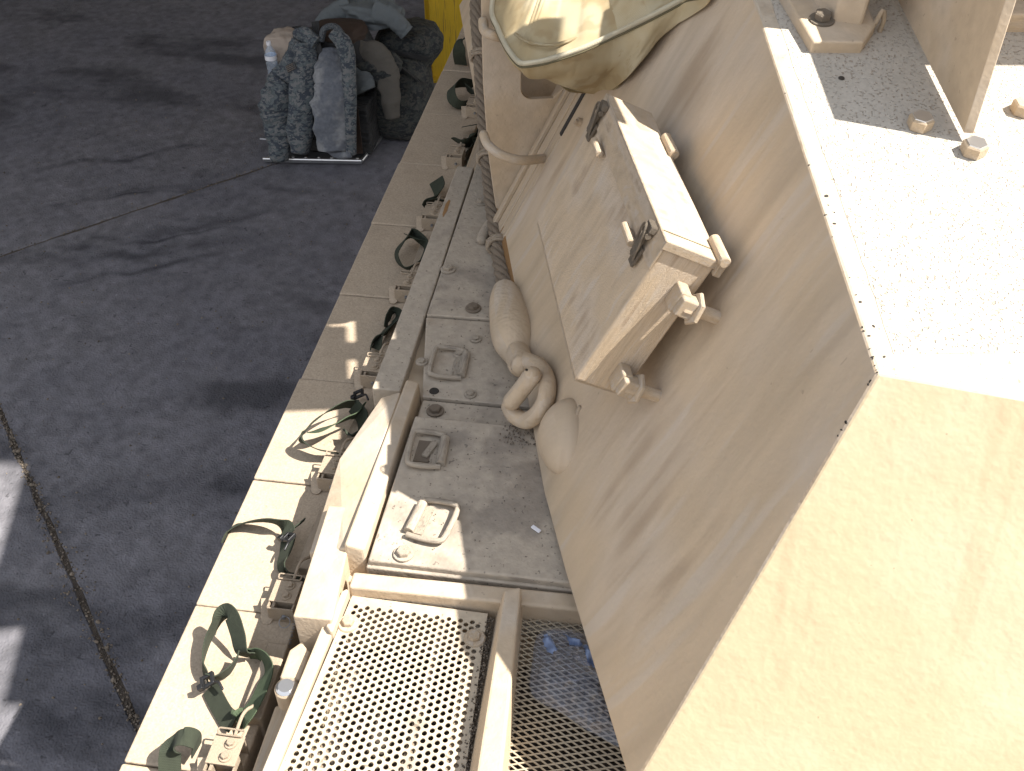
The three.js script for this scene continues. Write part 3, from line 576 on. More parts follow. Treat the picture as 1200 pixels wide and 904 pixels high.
{
  const foot = FT.clone().addScaledVector(FT.clone().sub(RC).normalize(), 0.03);
  const fe = V(0.5156, 2.6322, -1.0398).sub(RC).normalize();
  const RR = RC.clone().addScaledVector(fe, 1.5), footR = foot.clone().addScaledVector(fe, 1.9);
  const crest = RC.clone().addScaledVector(Re, 1.1), crestR = crest.clone().addScaledVector(Rx, 1.9), back = T(1.9, -0.79, 0), backF = T(2.3, 0, 0);
  const backR = back.clone().addScaledVector(Rx, 1.9), backFR = V(2.1, 1.95, -3.9);
  // triangulated shell so each face keeps its own paint
  const shell = hull([RC, foot, RR, footR, crest, crestR, back, backF, backR, backFR, T(0.4, 0, 0), T(-0.62, -0.006, 0), T(-0.385, 0.018, 0)], 0.007);
  // split the shell by facing: roof, front plate, side plate and rest
  const p = shell.attributes.position, nA = shell.attributes.normal, bins = { roof: [], front: [], side: [] }, a = V(0, 0, 0), b = V(0, 0, 0), c = V(0, 0, 0), n = V(0, 0, 0);
  for (let i = 0; i < p.count; i += 3) {
    a.fromBufferAttribute(p, i); b.fromBufferAttribute(p, i + 1); c.fromBufferAttribute(p, i + 2); n.crossVectors(b.clone().sub(a), c.clone().sub(a)).normalize();
    (n.y > 0.8 ? bins.roof : (n.z > 0.6 && n.x > -0.5 ? bins.front : bins.side)).push(i);
  }
  for (const [nm, pn, m] of [['roof', 'turret_roof', M.deckLight = std({ map: tx.deck, color: rgb(1.15, 1.15, 1.13), bumpMap: tx.rough, bumpScale: 0.0012 })], ['front', 'turret_front_plate', M.front], ['side', 'turret_side_plate', M.side]]) {
    const g = new THREE.BufferGeometry(), P = [], N = [];
    for (const i of bins[nm]) for (let k = 0; k < 3; k++) { P.push(p.getX(i + k), p.getY(i + k), p.getZ(i + k)); N.push(nA.getX(i + k), nA.getY(i + k), nA.getZ(i + k)); }
    g.setAttribute('position', new THREE.Float32BufferAttribute(P, 3)); g.setAttribute('normal', new THREE.Float32BufferAttribute(N, 3));
    part(pn, uvMap(g, 'plane'), m, veh);
  }
  // gritty non-slip coating laid on the roof, inset from the edges
  const out = [];
  const ring = [[0.026, 0.030], [1.4, 0.034], [1.4, 1.07], [0.026, 1.07]];
  for (let k = 0; k < 4; k++) { const s = ring[k], e = ring[(k + 1) % 4]; for (let q = 0; q < 60; q++) { const f = q / 60; out.push(new THREE.Vector2(s[0] + (e[0] - s[0]) * f + 0.005 * (fbm(f, 0.3, 40, 2, 3, 500 + k) - 0.5), (s[1] + (e[1] - s[1]) * f + 0.005 * (fbm(f, 0.7, 40, 2, 3, 520 + k) - 0.5)))); } }
  const g = new THREE.ExtrudeGeometry(new THREE.Shape(out), { depth: 0.002, bevelEnabled: false });
  g.applyMatrix4(axes(Rx, Re, Rn, R(0, 0.0056, 0)));
  part('nonslip_coating', uvMap(g, 'plane'), M.grit, veh);
  // bare-metal chips along the roof edge and the corner
  const chips = [];
  const chip = (c, nn, s) => { const q = new THREE.Quaternion().setFromUnitVectors(V(0, 1, 0), nn); const g2 = new THREE.CylinderGeometry(s, s * 1.1, 0.0012, 7).scale(1, 1, rr(0.4, 1)); chips.push(clean(g2.rotateY(rr(0, 3)).applyQuaternion(q).translate(c.x, c.y, c.z))); };
  const ed = V(0, 0, 0).copy(Rn).add(Tn).normalize();
  for (let k = 0; k < 13; k++) { const s = Math.pow(rnd(), 2.2) * 0.7; chip(RC.clone().addScaledVector(Re, s).addScaledVector(ed, 0.0066), ed, rr(0.001, 0.003)); }
  for (let k = 0; k < 10; k++) chip(R(rr(0.0, 0.012), 0.0072, rr(0.02, 0.4)), Rn, rr(0.001, 0.0035));
  const cd = FT.clone().sub(RC).normalize(), en = V(-0.5, 0.45, 0.6).normalize();
  for (let k = 0; k < 8; k++) chip(RC.clone().addScaledVector(cd, Math.pow(rnd(), 2) * 0.16 + 0.01).addScaledVector(Tn, 0.0072), Tn, rr(0.001, 0.0028));
  part('paint_chip', chips, M.chip, veh, { kind: 'stuff' });
}
// bulge cast into the lower edge of the side plate
{
  const g = new THREE.SphereGeometry(1, 48, 32), p = g.attributes.position;
  for (let i = 0; i < p.count; i++) { const x = p.getX(i); p.setXYZ(i, x < 0 ? x * 0.115 : x * 0.06, p.getY(i) * 0.076, p.getZ(i) * 0.046); }
  g.computeVertexNormals();
  part('cast_boss', [uvMap(g.applyMatrix4(Tm(-0.295, -0.078, 0.0))), box(0.012, 0.13, 0.012, 0.004).applyMatrix4(Tm(-0.335, -0.105, 0.006).multiply(new THREE.Matrix4().makeRotationZ(0.35)))], M.side, veh);
}
// stowage box clipped to the side plate: u -0.48..0.06, v -0.655..-0.34, w 0.045..0.15
{
  const B = (u0, u1, v0, v1, w0, w1, r) => bx(u0, u1, v0, v1, w0, w1, r).applyMatrix4(Tm(0, 0, 0));
  const C = (u, v, w) => T(u, v, w);
  const sb = part('stowage_box', [B(-0.478, 0.058, -0.646, -0.340, 0.047, 0.148, 0.005), B(-0.474, 0.054, -0.345, -0.333, 0.05, 0.146, 0.004)], M.stow = std({ map: tx.side, bumpMap: tx.rough, bumpScale: 0.0016, roughness: 0.75 }), veh, { label: 'steel stowage box with hinged lid on the turret side' });
  part('lid', [B(-0.482, 0.062, -0.657, -0.650, 0.043, 0.153, 0.003), B(-0.482, 0.062, -0.657, -0.598, 0.1485, 0.153, 0.002), B(-0.4825, -0.479, -0.657, -0.641, 0.043, 0.153, 0.001), B(0.059, 0.0625, -0.657, -0.641, 0.043, 0.153, 0.001)], M.stow, sb);
  part('lid_strap', B(-0.448, -0.446, -0.658, -0.6565, 0.05, 0.15, 0), M.thread, sb);
  for (const [u, ul] of [[-0.425, -0.372], [0.022, -0.06]]) {
    // toggle latch on the front
    part('latch', [B(u - 0.012, u + 0.012, -0.607, -0.568, 0.153, 0.158, 0.001), cyl(C(u - 0.013, -0.632, 0.162), C(u + 0.013, -0.632, 0.162), 0.0058, 0.0058, 10), B(u - 0.009, u + 0.009, -0.633, -0.585, 0.160, 0.166, 0.002),
      tube([C(u - 0.009, -0.58, 0.160), C(u - 0.009, -0.635, 0.171), C(u, -0.648, 0.172), C(u + 0.009, -0.635, 0.171), C(u + 0.009, -0.58, 0.160)], 0.0022, 24, 6), B(u - 0.014, u + 0.014, -0.652, -0.637, 0.153, 0.166, 0.003)], M.latch = std({ color: rgb(0.20, 0.165, 0.125), roughness: 0.5, metalness: 0.35, bumpMap: tx.rough, bumpScale: 0.002 }), sb);
    part('bumper', [cyl(C(ul - 0.030, -0.592, 0.163), C(ul + 0.030, -0.592, 0.163), 0.0075, 0.0075, 14, 0.0015), B(ul - 0.022, ul + 0.022, -0.595, -0.585, 0.152, 0.161, 0.001)], M.paint, sb);
  }
  for (const u of [-0.455, -0.09]) part('hinge', [cyl(C(u - 0.037, -0.663, 0.044), C(u + 0.037, -0.663, 0.044), 0.0105, 0.0105, 16, 0.002), B(u - 0.03, u + 0.03, -0.665, -0.63, 0.032, 0.046, 0.002)], M.paint, sb);
  for (const v of [-0.575, -0.385]) { // bolted clips on the near end
    part('mounting_clip', [B(-0.512, -0.476, v - 0.022, v + 0.022, 0.070, 0.092, 0.004), B(-0.525, -0.500, v - 0.018, v + 0.018, 0.055, 0.088, 0.004), cyl(C(-0.512, v, 0.0), C(-0.512, v, 0.062), 0.012, 0.012, 14), cyl(C(-0.512, v, 0.050), C(-0.512, v, 0.058), 0.030, 0.030, 6, 0.002), cyl(C(-0.512, v, 0.056), C(-0.512, v, 0.078), 0.015, 0.015, 6, 0.002), cyl(C(-0.512, v, 0.076), C(-0.512, v, 0.082), 0.009, 0.008, 16)], M.paint, sb);
    part('mounting_peg', cyl(C(0.09, v, 0.0), C(0.09, v, 0.08), 0.012, 0.012, 14), M.paint, sb);
  }
  part('spacer', [B(-0.40, -0.36, -0.55, -0.4, 0.0, 0.05, 0.003), B(-0.06, -0.02, -0.55, -0.4, 0.0, 0.05, 0.003)], M.paint, sb);
}
// weld strips and joint beyond the box, then the upright bracket plate with its rounded cut-out
part('joint_strip', [bx(0.548, 0.590, -0.60, 0.02, -0.004, 0.0085, 0.002).applyMatrix4(Tm(0, 0, 0)), bx(0.596, 0.640, -0.60, 0.02, -0.004, 0.010, 0.002).applyMatrix4(Tm(0, 0, 0)), bx(0.643, 0.668, -0.60, 0.02, -0.004, 0.022, 0.006).applyMatrix4(Tm(0, 0, 0))], M.side, veh);
part('rubber_strip', [bx(0.545, 0.560, -0.50, -0.345, 0.006, 0.0115, 0.002).applyMatrix4(Tm(0, 0, 0))], M.rubber, veh);
part('stop_knob', [cyl(T(0.475, -0.425, 0), T(0.475, -0.425, 0.02), 0.012, 0.010, 14, 0.002), cyl(T(0.468, -0.425, 0.02), T(0.468, -0.425, 0.026), 0.007, 0.007, 10)], M.paint, veh);
{
  // plate stands across the turret axis; local x outwards, y up
  const ox = V(-0.9686, 0, 0.2487), O = T(0.675, 0, 0).setY(0);
  const s0 = -0.36;
  const sh = new THREE.Shape(); const E = [[0.012, 1.982], [0.018, 2.032], [0.031, 2.153], [0.041, 2.352], [0.042, 2.575]];
  sh.moveTo(-0.60, 2.75); sh.lineTo(-0.60, 2.62); sh.lineTo(-0.02, 1.955); for (const p of E) sh.lineTo(p[0], p[1]); sh.lineTo(E[4][0], 2.78); sh.closePath();
  const hole = new THREE.Path(); const H1 = [-0.055, 2.347], H2 = [-0.106, 2.306], H3 = [-0.159, 2.311], hx0 = H1[0], hx1 = H3[0], hy = H2[1], hr = 0.032;
  hole.moveTo(hx0, 2.52); hole.lineTo(hx0, hy + hr); hole.absarc(hx0 - hr, hy + hr, hr, 0, -Math.PI / 2, true); hole.lineTo(hx1 + 0.015, hy); hole.lineTo(hx1 - 0.03, hy + 0.045); hole.lineTo(hx1 - 0.03, 2.52); hole.closePath();
  sh.holes.push(hole);
  const g = new THREE.ExtrudeGeometry(sh, { depth: 0.012, bevelEnabled: true, bevelSize: 0.002, bevelThickness: 0.002, bevelSegments: 2 });
  g.applyMatrix4(axes(ox, V(0, 1, 0), Tt, O));
  part('bracket_plate', uvMap(g, 'plane'), M.paint, veh);
  // second sheet behind the cut-out
  const bk = box(0.30, 0.40, 0.01, 0.002).applyMatrix4(axes(ox, V(0, 1, 0), Tt, O.clone().addScaledVector(ox, -0.12).setY(2.42).addScaledVector(Tt, 0.10)));
  part('bracket_back', uvMap(bk, 'plane'), M.paint, veh);
}
part('guide_rod', capped([[-0.414, 2.26, -2.365], [-0.398, 2.246, -2.338], [-0.359, 2.231, -2.317], [-0.307, 2.213, -2.33], [-0.261, 2.187, -2.394]].map(A), 0.0125, 40, 14), M.paint, veh);
part('guide_rod', capped([[-0.422, 2.531, -2.435], [-0.413, 2.519, -2.406], [-0.384, 2.518, -2.383], [-0.366, 2.496, -2.429]].map(A), 0.0125, 30, 14), M.paint, veh);
part('rusty_edge', [bx(0.02, 1.1, -0.016, 0.012, 0.001, 0.008, 0.003).applyMatrix4(Tm(0, 0, 0))], M.rust, veh, { label: 'rust streak along the foot of the turret side' });
// ---- roof fittings
{
  const px = (x0, x1, h0, h1, s0, s1, r = 0.004) => bx(x0, x1, h0, h1, -s1, -s0, r).applyMatrix4(Rm(0, 0, 0));
  // pedestal base: chamfered foot plate bolted to the roof
  const ped = part('pedestal', [hull([[0.066, 0.735], [0.150, 0.735], [0.185, 0.790], [0.185, 1.30], [0.035, 1.30], [0.035, 0.99]].flatMap(([x, s]) => [R(x, 0.004, s), R(x, 0.026, s)]), 0.004),
    hull([[0.118, 0.80], [0.158, 0.79], [0.176, 0.83], [0.176, 1.22], [0.098, 1.22], [0.098, 0.86]].flatMap(([x, s]) => [R(x, 0.02, s), R(x, 0.02, s).add(V(0.012, 0.235, 0))]), 0.006)], M.paint, veh);
  bolt(ped, R(0.093, 0.03, 0.80), boltGeo(0.0155, 0.016), M.latch, Rn);
  // upright blade, its lower edge clear of the roof
  const tip = V(0.508, 2.743, -1.563), e2 = Re.clone().multiplyScalar(0.44), thk = V(0.0125, 0, 0.001);
  const up = V(0.004, 0.262, -0.02);
  part('upright_blade', hull([tip, tip.clone().add(thk), tip.clone().add(e2), tip.clone().add(e2).add(thk), tip.clone().add(up), tip.clone().add(up).add(thk), tip.clone().add(e2).add(up), tip.clone().add(e2).add(up).add(thk)], 0.0015), M.blade = std({ map: tx.paint, bumpMap: tx.rough, bumpScale: 0.001, roughness: 0.75 }), veh);
  part('blade_arm', [px(0.16, 0.215, 0.12, 0.16, 0.93, 0.99)], M.paint, veh);
  part('pin_loop', capped([R(0.186, 0.004, 0.80), R(0.19, 0.03, 0.795), R(0.198, 0.05, 0.80), R(0.205, 0.03, 0.80), R(0.204, 0.004, 0.80)], 0.0045, 20, 8), M.paint, veh);
  // roof bolts: bare steel heads worn clean
  const hb = boltGeo(0.0205, 0.022, false);
  const worn = (p) => { const b = part('roof_bolt', hb.clone().applyMatrix4(axes(Rx, Rn, Re.clone().negate(), p)), M.paint, veh); part('worn_head', cyl(V(0, 0.0215, 0), V(0, 0.0235, 0), 0.0175, 0.0165, 6).applyMatrix4(axes(Rx, Rn, Re.clone().negate(), p)), M.bright, b); };
  worn(A([0.443, 2.726, -1.591]).addScaledVector(Rn, 0.006)); worn(A([0.52, 2.714, -1.536]).addScaledVector(Rn, 0.006));
  part('roof_bolt', hb.clone().applyMatrix4(axes(Rx, Rn, Re.clone().negate(), A([0.619, 2.73, -1.661]).addScaledVector(Rn, 0.006))), M.paint, veh);
  part('screw_hole', cyl(A([0.326, 2.75, -1.705]).addScaledVector(Rn, 0.0085), A([0.326, 2.75, -1.705]).addScaledVector(Rn, 0.0098), 0.0055, 0.005, 12), M.chip, veh);
  // sight housing with an armour shield: above the frame, its shadow crosses the tiles and the yard
  part('sight_housing', [px(0.36, 0.40, 0.69, 0.99, 0.80, 1.15, 0.01), px(0.36, 0.40, 0.755, 1.245, 1.15, 1.30, 0.01), px(0.36, 0.40, 0.88, 1.245, 1.30, 1.75, 0.01), px(0.36, 0.40, 0.75, 1.245, 1.75, 2.85, 0.01), px(0.62, 0.98, -0.06, 0.72, 0.71, 1.9, 0.02), px(0.39, 0.66, 0.74, 0.80, 1.0, 1.08, 0.01), px(0.63, 0.70, 0.70, 0.80, 1.0, 1.08, 0.01), px(0.10, 0.62, 0.20, 0.24, 0.96, 1.05, 0.01), px(0.66, 0.70, 0.5, 0.95, 1.9, 1.98, 0.01), px(0.38, 0.70, 0.90, 0.95, 1.9, 1.98, 0.01)], M.paint, veh);
  part('sight_ledge', [px(0.398, 1.1, -0.06, 0.042, 0.80, 1.3, 0.006)], M.paint, veh);
  part('hatch_ring', [px(0.42, 0.61, 0.04, 0.10, 0.875, 1.4, 0.01)], M.rubber, veh);
}

// ================================================================ TOW ROPE
{
  const rope = thing('tow_cable', 'thick steel tow cable lying along the turret foot, ending in a swaged eye', 'tow cable', [-0.3, 1.92, -2.1]);
  const off = V(0.3, -1.92, 2.1);
  const path = [[-0.640, 2.30, -3.75], [-0.621, 2.2, -3.452], [-0.571, 2.09, -3.214], [-0.526, 2.01, -3.003], [-0.475, 1.955, -2.77], [-0.416, 1.932, -2.514], [-0.355, 1.93, -2.259], [-0.312, 1.945, -2.093]].map(A);
  const cv = new THREE.CatmullRomCurve3(path), N = 220, K = 6, R0 = 0.0138, r = 0.0098, Lr = cv.getLength(), lay = 0.25, strands = [];
  const fr = cv.computeFrenetFrames(N, false), pts = cv.getSpacedPoints(N);
  for (let k = 0; k < K; k++) {
    const sp = pts.map((p, i) => { const a = k / K * 2 * Math.PI - i / N * Lr / lay * 2 * Math.PI; return p.clone().addScaledVector(fr.normals[i], Math.cos(a) * R0).addScaledVector(fr.binormals[i], Math.sin(a) * R0); });
    strands.push(clean(new THREE.TubeGeometry(new THREE.CatmullRomCurve3(sp), 440, r, 7)));
  }
  strands.push(tube(path, 0.012, 120, 8));
  part('strands', strands.map(g => g.translate(off.x, off.y, off.z)), M.rope, rope);
  // swaged ferrule
  const a = A([-0.324, 1.955, -2.116]), b = A([-0.243, 1.957, -1.823]), ax = b.clone().sub(a), L = ax.length(); ax.normalize();
  const prof = [[0, 0], [0.026, 0], [0.034, 0.012], [0.045, 0.05], [0.054, 0.12], [0.057, 0.17], [0.053, 0.205], [0.040, 0.238], [0.031, 0.265], [0.029, 0.285], [0.020, 0.30], [0.0, 0.305]].map(p => new THREE.Vector2(p[0], p[1] * L / 0.27));
  const lg = new THREE.LatheGeometry(new THREE.SplineCurve(prof).getPoints(50), 40).applyQuaternion(new THREE.Quaternion().setFromUnitVectors(V(0, 1, 0), ax)).scale(1, 1, 1).translate(a.x, a.y, a.z);
  part('ferrule', uvMap(lg.translate(off.x, off.y, off.z)), M.ferrule, rope);
  // forged eye
  const arc = [[-0.246, 1.977, -1.811], [-0.213, 2.015, -1.758], [-0.182, 2.039, -1.713], [-0.16, 2.049, -1.657], [-0.157, 2.035, -1.617], [-0.171, 2.004, -1.602], [-0.199, 1.962, -1.617], [-0.23, 1.952, -1.641], [-0.244, 1.958, -1.661]].map(A);
  const bar = [[-0.192, 2.069, -1.649], [-0.214, 2.026, -1.65], [-0.236, 1.992, -1.642]].map(A);
  const mv = g => uvMap(g.translate(off.x, off.y, off.z));
  part('eye', mv(capped(arc, 0.0195, 90, 18)), M.ferrule, rope);
  part('eye_lug', mv(capped(bar, 0.0205, 30, 18)), M.ferrule, rope);
  part('eye_neck', mv(capped([[-0.255, 1.962, -1.861], [-0.227, 1.998, -1.763]].map(A), 0.029, 12, 18)), M.ferrule, rope);
  part('pin_hole', mv(cyl(V(bar[0].x - 0.012, bar[0].y + 0.0165, bar[0].z + 0.004), V(bar[0].x - 0.012, bar[0].y + 0.0185, bar[0].z + 0.004), 0.003, 0.003, 10)), M.chip, rope);
  // lashings round the rope
  for (const c of [[-0.58, 2.094, -3.231], [-0.478, 1.957, -2.788], [-0.379, 1.931, -2.352]].map(A)) {
    let bi = 0, bd = 9; pts.forEach((p, i) => { const d = p.distanceTo(c); if (d < bd) { bd = d; bi = i; } });
    const tg = fr.tangents[bi], q = new THREE.Quaternion().setFromUnitVectors(V(0, 0, 1), tg), l = [];
    for (let k = 0; k < 2; k++) l.push(clean(new THREE.TorusGeometry(0.0285, 0.0066, 10, 28).rotateX(0.15 * (k ? 1 : -1)).applyQuaternion(q).translate(pts[bi].x + tg.x * 0.006 * k, pts[bi].y + tg.y * 0.006 * k, pts[bi].z + tg.z * 0.006 * k)));
    l.push(clean(new THREE.SphereGeometry(0.012, 12, 8).scale(1, 0.8, 1.3).translate(pts[bi].x - 0.022, pts[bi].y + 0.012, pts[bi].z + 0.005)));
    part('lashing', l.map(g => g.translate(off.x, off.y, off.z)), M.ferrule, rope);
  }
}

// ================================================================ CANVAS BAG
{
  const base = [-0.15, 2.36, -2.35], bag = thing('canvas_bag', 'tan canvas bag with piped lid hanging against the turret side behind the stowage box', 'bag', base);
  const o = A(base);
  const Lp = p => p.sub(o);
  // rim: left back -> left front corner -> right along the turret side
  const rim = [[-0.38, 2.70, -3.05], [-0.41, 2.65, -2.75], [-0.393, 2.58, -2.405], [-0.367, 2.565, -2.319], [-0.333, 2.56, -2.226], [-0.306, 2.555, -2.174], [-0.283, 2.555, -2.145], [-0.231, 2.565, -2.148], [-0.157, 2.59, -2.159], [-0.085, 2.618, -2.187], [-0.01, 2.681, -2.135], [0.057, 2.718, -2.148], [0.107, 2.78, -2.079], [-0.02, 2.76, -2.75], [-0.08, 2.76, -3.05]].map(A);
  const hem = [[-0.30, 2.44, -3.05], [-0.33, 2.40, -2.75], [-0.382, 2.47, -2.628], [-0.344, 2.46, -2.488], [-0.312, 2.455, -2.398], [-0.291, 2.45, -2.352], [-0.269, 2.45, -2.33], [-0.228, 2.44, -2.319], [-0.188, 2.42, -2.306], [-0.124, 2.4, -2.354], [-0.067, 2.478, -2.23], [0.011, 2.617, -2.203], [0.084, 2.73, -2.168], [-0.03, 2.60, -2.75], [-0.08, 2.6, -3.05]].map(A);
  const cr = new THREE.CatmullRomCurve3(rim, true, 'catmullrom', 0.35), ch = new THREE.CatmullRomCurve3(hem, true, 'catmullrom', 0.35), n = 240, m = 22;
  const tr = i => { const f = i / n * rim.length; return f / rim.length; };
  const grid = (rows, fn) => {
    const pos = [], idx = [];
    for (let j = 0; j <= rows; j++) for (let i = 0; i <= n; i++) { const p = Lp(fn(i / n, j / rows)); pos.push(p.x, p.y, p.z); }
    for (let j = 0; j < rows; j++) for (let i = 0; i < n; i++) { const a = j * (n + 1) + i; idx.push(a, a + 1, a + n + 1, a + 1, a + n + 2, a + n + 1); }
    const g = new THREE.BufferGeometry(); g.setAttribute('position', new THREE.Float32BufferAttribute(pos, 3)); g.setIndex(idx); g.computeVertexNormals(); return uvMap(g);
  };
  const ctr = V(-0.20, 2.715, -2.72);
  const skirt = grid(m, (f, k) => { const a = cr.getPoint(f), b = ch.getPoint(f), p = a.clone().lerp(b, k); const bul = Math.sin(Math.PI * Math.pow(k, 0.7)) * 0.022 + 0.010 * Math.sin(k * 9 + f * 40) * k + 0.02 * (fbm(f, k * 0.5, 24, 4, 3, 601) - 0.5); const out = p.clone().sub(ctr).setY(0).normalize(); return p.addScaledVector(out, bul).add(V(0, -0.01 * Math.sin(Math.PI * k), 0)); });
  part('body', skirt, M.canvas, bag);
  const lid = grid(30, (f, k) => { const a = cr.getPoint(f), p = a.clone().lerp(ctr, k); const e = Math.min(1, k * 8); p.y += 0.045 * Math.sin(Math.PI * Math.min(1, k * 1.1) * 0.5) * e + e * (0.018 * (fbm(f, k * 0.6, 10, 4, 3, 611) - 0.5) + 0.006 * (Math.abs(fbm(f, k * 0.6, 16, 3, 2, 617) - 0.5) * 2)); return p; });
  part('lid', lid, M.canvas, bag);
  part('underside', grid(8, (f, k) => ch.getPoint(f).lerp(V(-0.16, 2.44, -2.75), k)), M.canvas, bag);
  const off = (d, y) => { const l = []; for (let i = 0; i < 200; i++) { const p = cr.getPoint(i / 200), q = p.clone().sub(ctr).setY(0).normalize(); l.push(Lp(p.addScaledVector(q, d).add(V(0, y, 0)))); } return l; };
  part('piping', [clean(new THREE.TubeGeometry(new THREE.CatmullRomCurve3(off(0.002, 0.002), true), 400, 0.0062, 10, true))], M.piping, bag);
  part('seam', clean(new THREE.TubeGeometry(new THREE.CatmullRomCurve3(off(0.007, -0.005), true), 400, 0.0022, 6, true)), M.thread, bag);
  // rolled folds pinched in the corner of the lid
  for (const [pts, r] of [[[[-0.313, 2.585, -2.236], [-0.272, 2.585, -2.193], [-0.216, 2.59, -2.179], [-0.144, 2.6, -2.223]], 0.004]])
    part('fold', capped(pts.map(A).map(Lp), r, 40, 10), M.canvas, bag);
  part('stitch_line', capped([[-0.163, 2.535, -2.223], [-0.164, 2.47, -2.295]].map(A).map(Lp).map(p => p.add(V(0, 0.012, 0.012))), 0.0016, 8, 6), M.thread, bag);
}

// ================================================================ STRAPS on the armour tiles
function strap(label, defs, clips = [], group = 'webbing straps on the armour tiles') {
  const o = thing('webbing_strap', label, 'strap', [defs[0].pts[0][0], 1.75, defs[0].pts[0][2]], group);
  const off = V(-o.position.x, -1.75, -o.position.z);
  for (const d of defs) part('webbing', ribbon(d.pts.map((p, i) => [A(p), A(d.dir[Math.min(i, d.dir.length - 1)])]), (d.w || 0.034) * 1.17, 0.0024, d.n || 70, !!d.closed).translate(off.x, off.y, off.z), d.m || M.web, o);
  for (const [p, s, a] of clips) part('buckle', [box(0.034 * s, 0.007, 0.008, 0.002).translate(0, 0, -0.013 * s), box(0.034 * s, 0.007, 0.008, 0.002).translate(0, 0, 0.013 * s), box(0.007, 0.009, 0.034 * s, 0.002).translate(-0.014 * s, 0, 0), box(0.007, 0.009, 0.034 * s, 0.002).translate(0.014 * s, 0, 0), capped([V(0.016 * s, 0, 0.012), V(0.03 * s, 0.004, 0.02), V(0.034 * s, 0.0, 0.036)], 0.0028, 8, 6), box(0.012, 0.012, 0.012, 0.002).translate(-0.018 * s, 0.004, 0.01)].map(g => g.rotateZ(0.4).rotateY(a).translate(p[0] + off.x, p[1] + off.y, p[2] + off.z)), M.plastic, o);
  return o;
}
const up = [0, 1, 0];
strap('curled green strap end on the nearest tile at the bottom edge', [{ pts: [[-0.745, 1.755, -0.803], [-0.747, 1.79, -0.829], [-0.738, 1.815, -0.845], [-0.722, 1.82, -0.851], [-0.708, 1.8, -0.858], [-0.709, 1.775, -0.851]], dir: [[0.7, 0.5, -0.6], [0.7, 0.4, -0.6], [0.3, 0.3, 1], [0, 0.3, 1], [0, 0.5, 1]] }]);
strap('big green strap loop standing up with black buckle on the second nearest tile', [
  { pts: [[-0.679, 1.772, -1.063], [-0.695, 1.785, -1.06], [-0.708, 1.81, -1.085], [-0.729, 1.835, -1.111], [-0.756, 1.81, -1.109], [-0.771, 1.785, -1.073], [-0.766, 1.775, -1.029], [-0.745, 1.775, -1.001]], dir: [[0.5, 0.8, 0.2], [0.8, 0.6, 0.2], [0.9, 0.5, 0.1], [0.6, 0.8, -0.2], [0.2, 1, 0.1], [0.1, 1, 0.1], [0.2, 1, 0]] },
  { pts: [[-0.745, 1.775, -1.001], [-0.726, 1.775, -1.002], [-0.708, 1.78, -1.016], [-0.699, 1.785, -1.036], [-0.699, 1.785, -1.052]], dir: [[0.3, 1, 0.2], [0.2, 1, 0.3], [0.3, 1, 0]], w: 0.03 },
  { pts: [[-0.735, 1.768, -0.984], [-0.71, 1.768, -0.956], [-0.683, 1.768, -0.929], [-0.66, 1.775, -0.914]], dir: [[0.7, 0.6, -0.4], [0.8, 0.6, -0.3]] },
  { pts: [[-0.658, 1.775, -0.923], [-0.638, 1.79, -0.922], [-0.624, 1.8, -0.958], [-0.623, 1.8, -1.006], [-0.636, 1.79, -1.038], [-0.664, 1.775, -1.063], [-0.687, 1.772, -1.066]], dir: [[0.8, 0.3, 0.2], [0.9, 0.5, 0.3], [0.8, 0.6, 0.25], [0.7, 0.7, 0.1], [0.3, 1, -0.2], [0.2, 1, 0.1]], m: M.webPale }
], [[[-0.738, 1.785, -0.988], 0.8, 0.5]]);
strap('green strap lying flat across the third tile with its end over the tile edge', [
  { pts: [[-0.853, 1.735, -1.361], [-0.842, 1.756, -1.385], [-0.813, 1.768, -1.394], [-0.771, 1.782, -1.396], [-0.735, 1.79, -1.391], [-0.709, 1.785, -1.384], [-0.696, 1.782, -1.364]], dir: [[0, 0.6, 1], [0, 0.5, 1], [0, 0.8, 0.8], [0, 0.9, 0.6], [0.3, 0.9, 0.4], [0.9, 0.5, 0.1]] },
  { pts: [[-0.694, 1.782, -1.359], [-0.69, 1.778, -1.327], [-0.689, 1.775, -1.298], [-0.675, 1.778, -1.274], [-0.653, 1.77, -1.268], [-0.632, 1.762, -1.261]], dir: [[0.9, 0.4, 0.2], [0.8, 0.6, 0], [0.7, 0.7, 0.2], [0.5, 0.8, 0.4], [0.2, 0.6, 0.7]] },
  { pts: [[-0.695, 1.784, -1.377], [-0.683, 1.788, -1.39], [-0.673, 1.785, -1.412]], dir: [[0.2, 0.9, 0.5]], w: 0.012 }
], [[[-0.691, 1.79, -1.353], 0.7, -0.4]]);
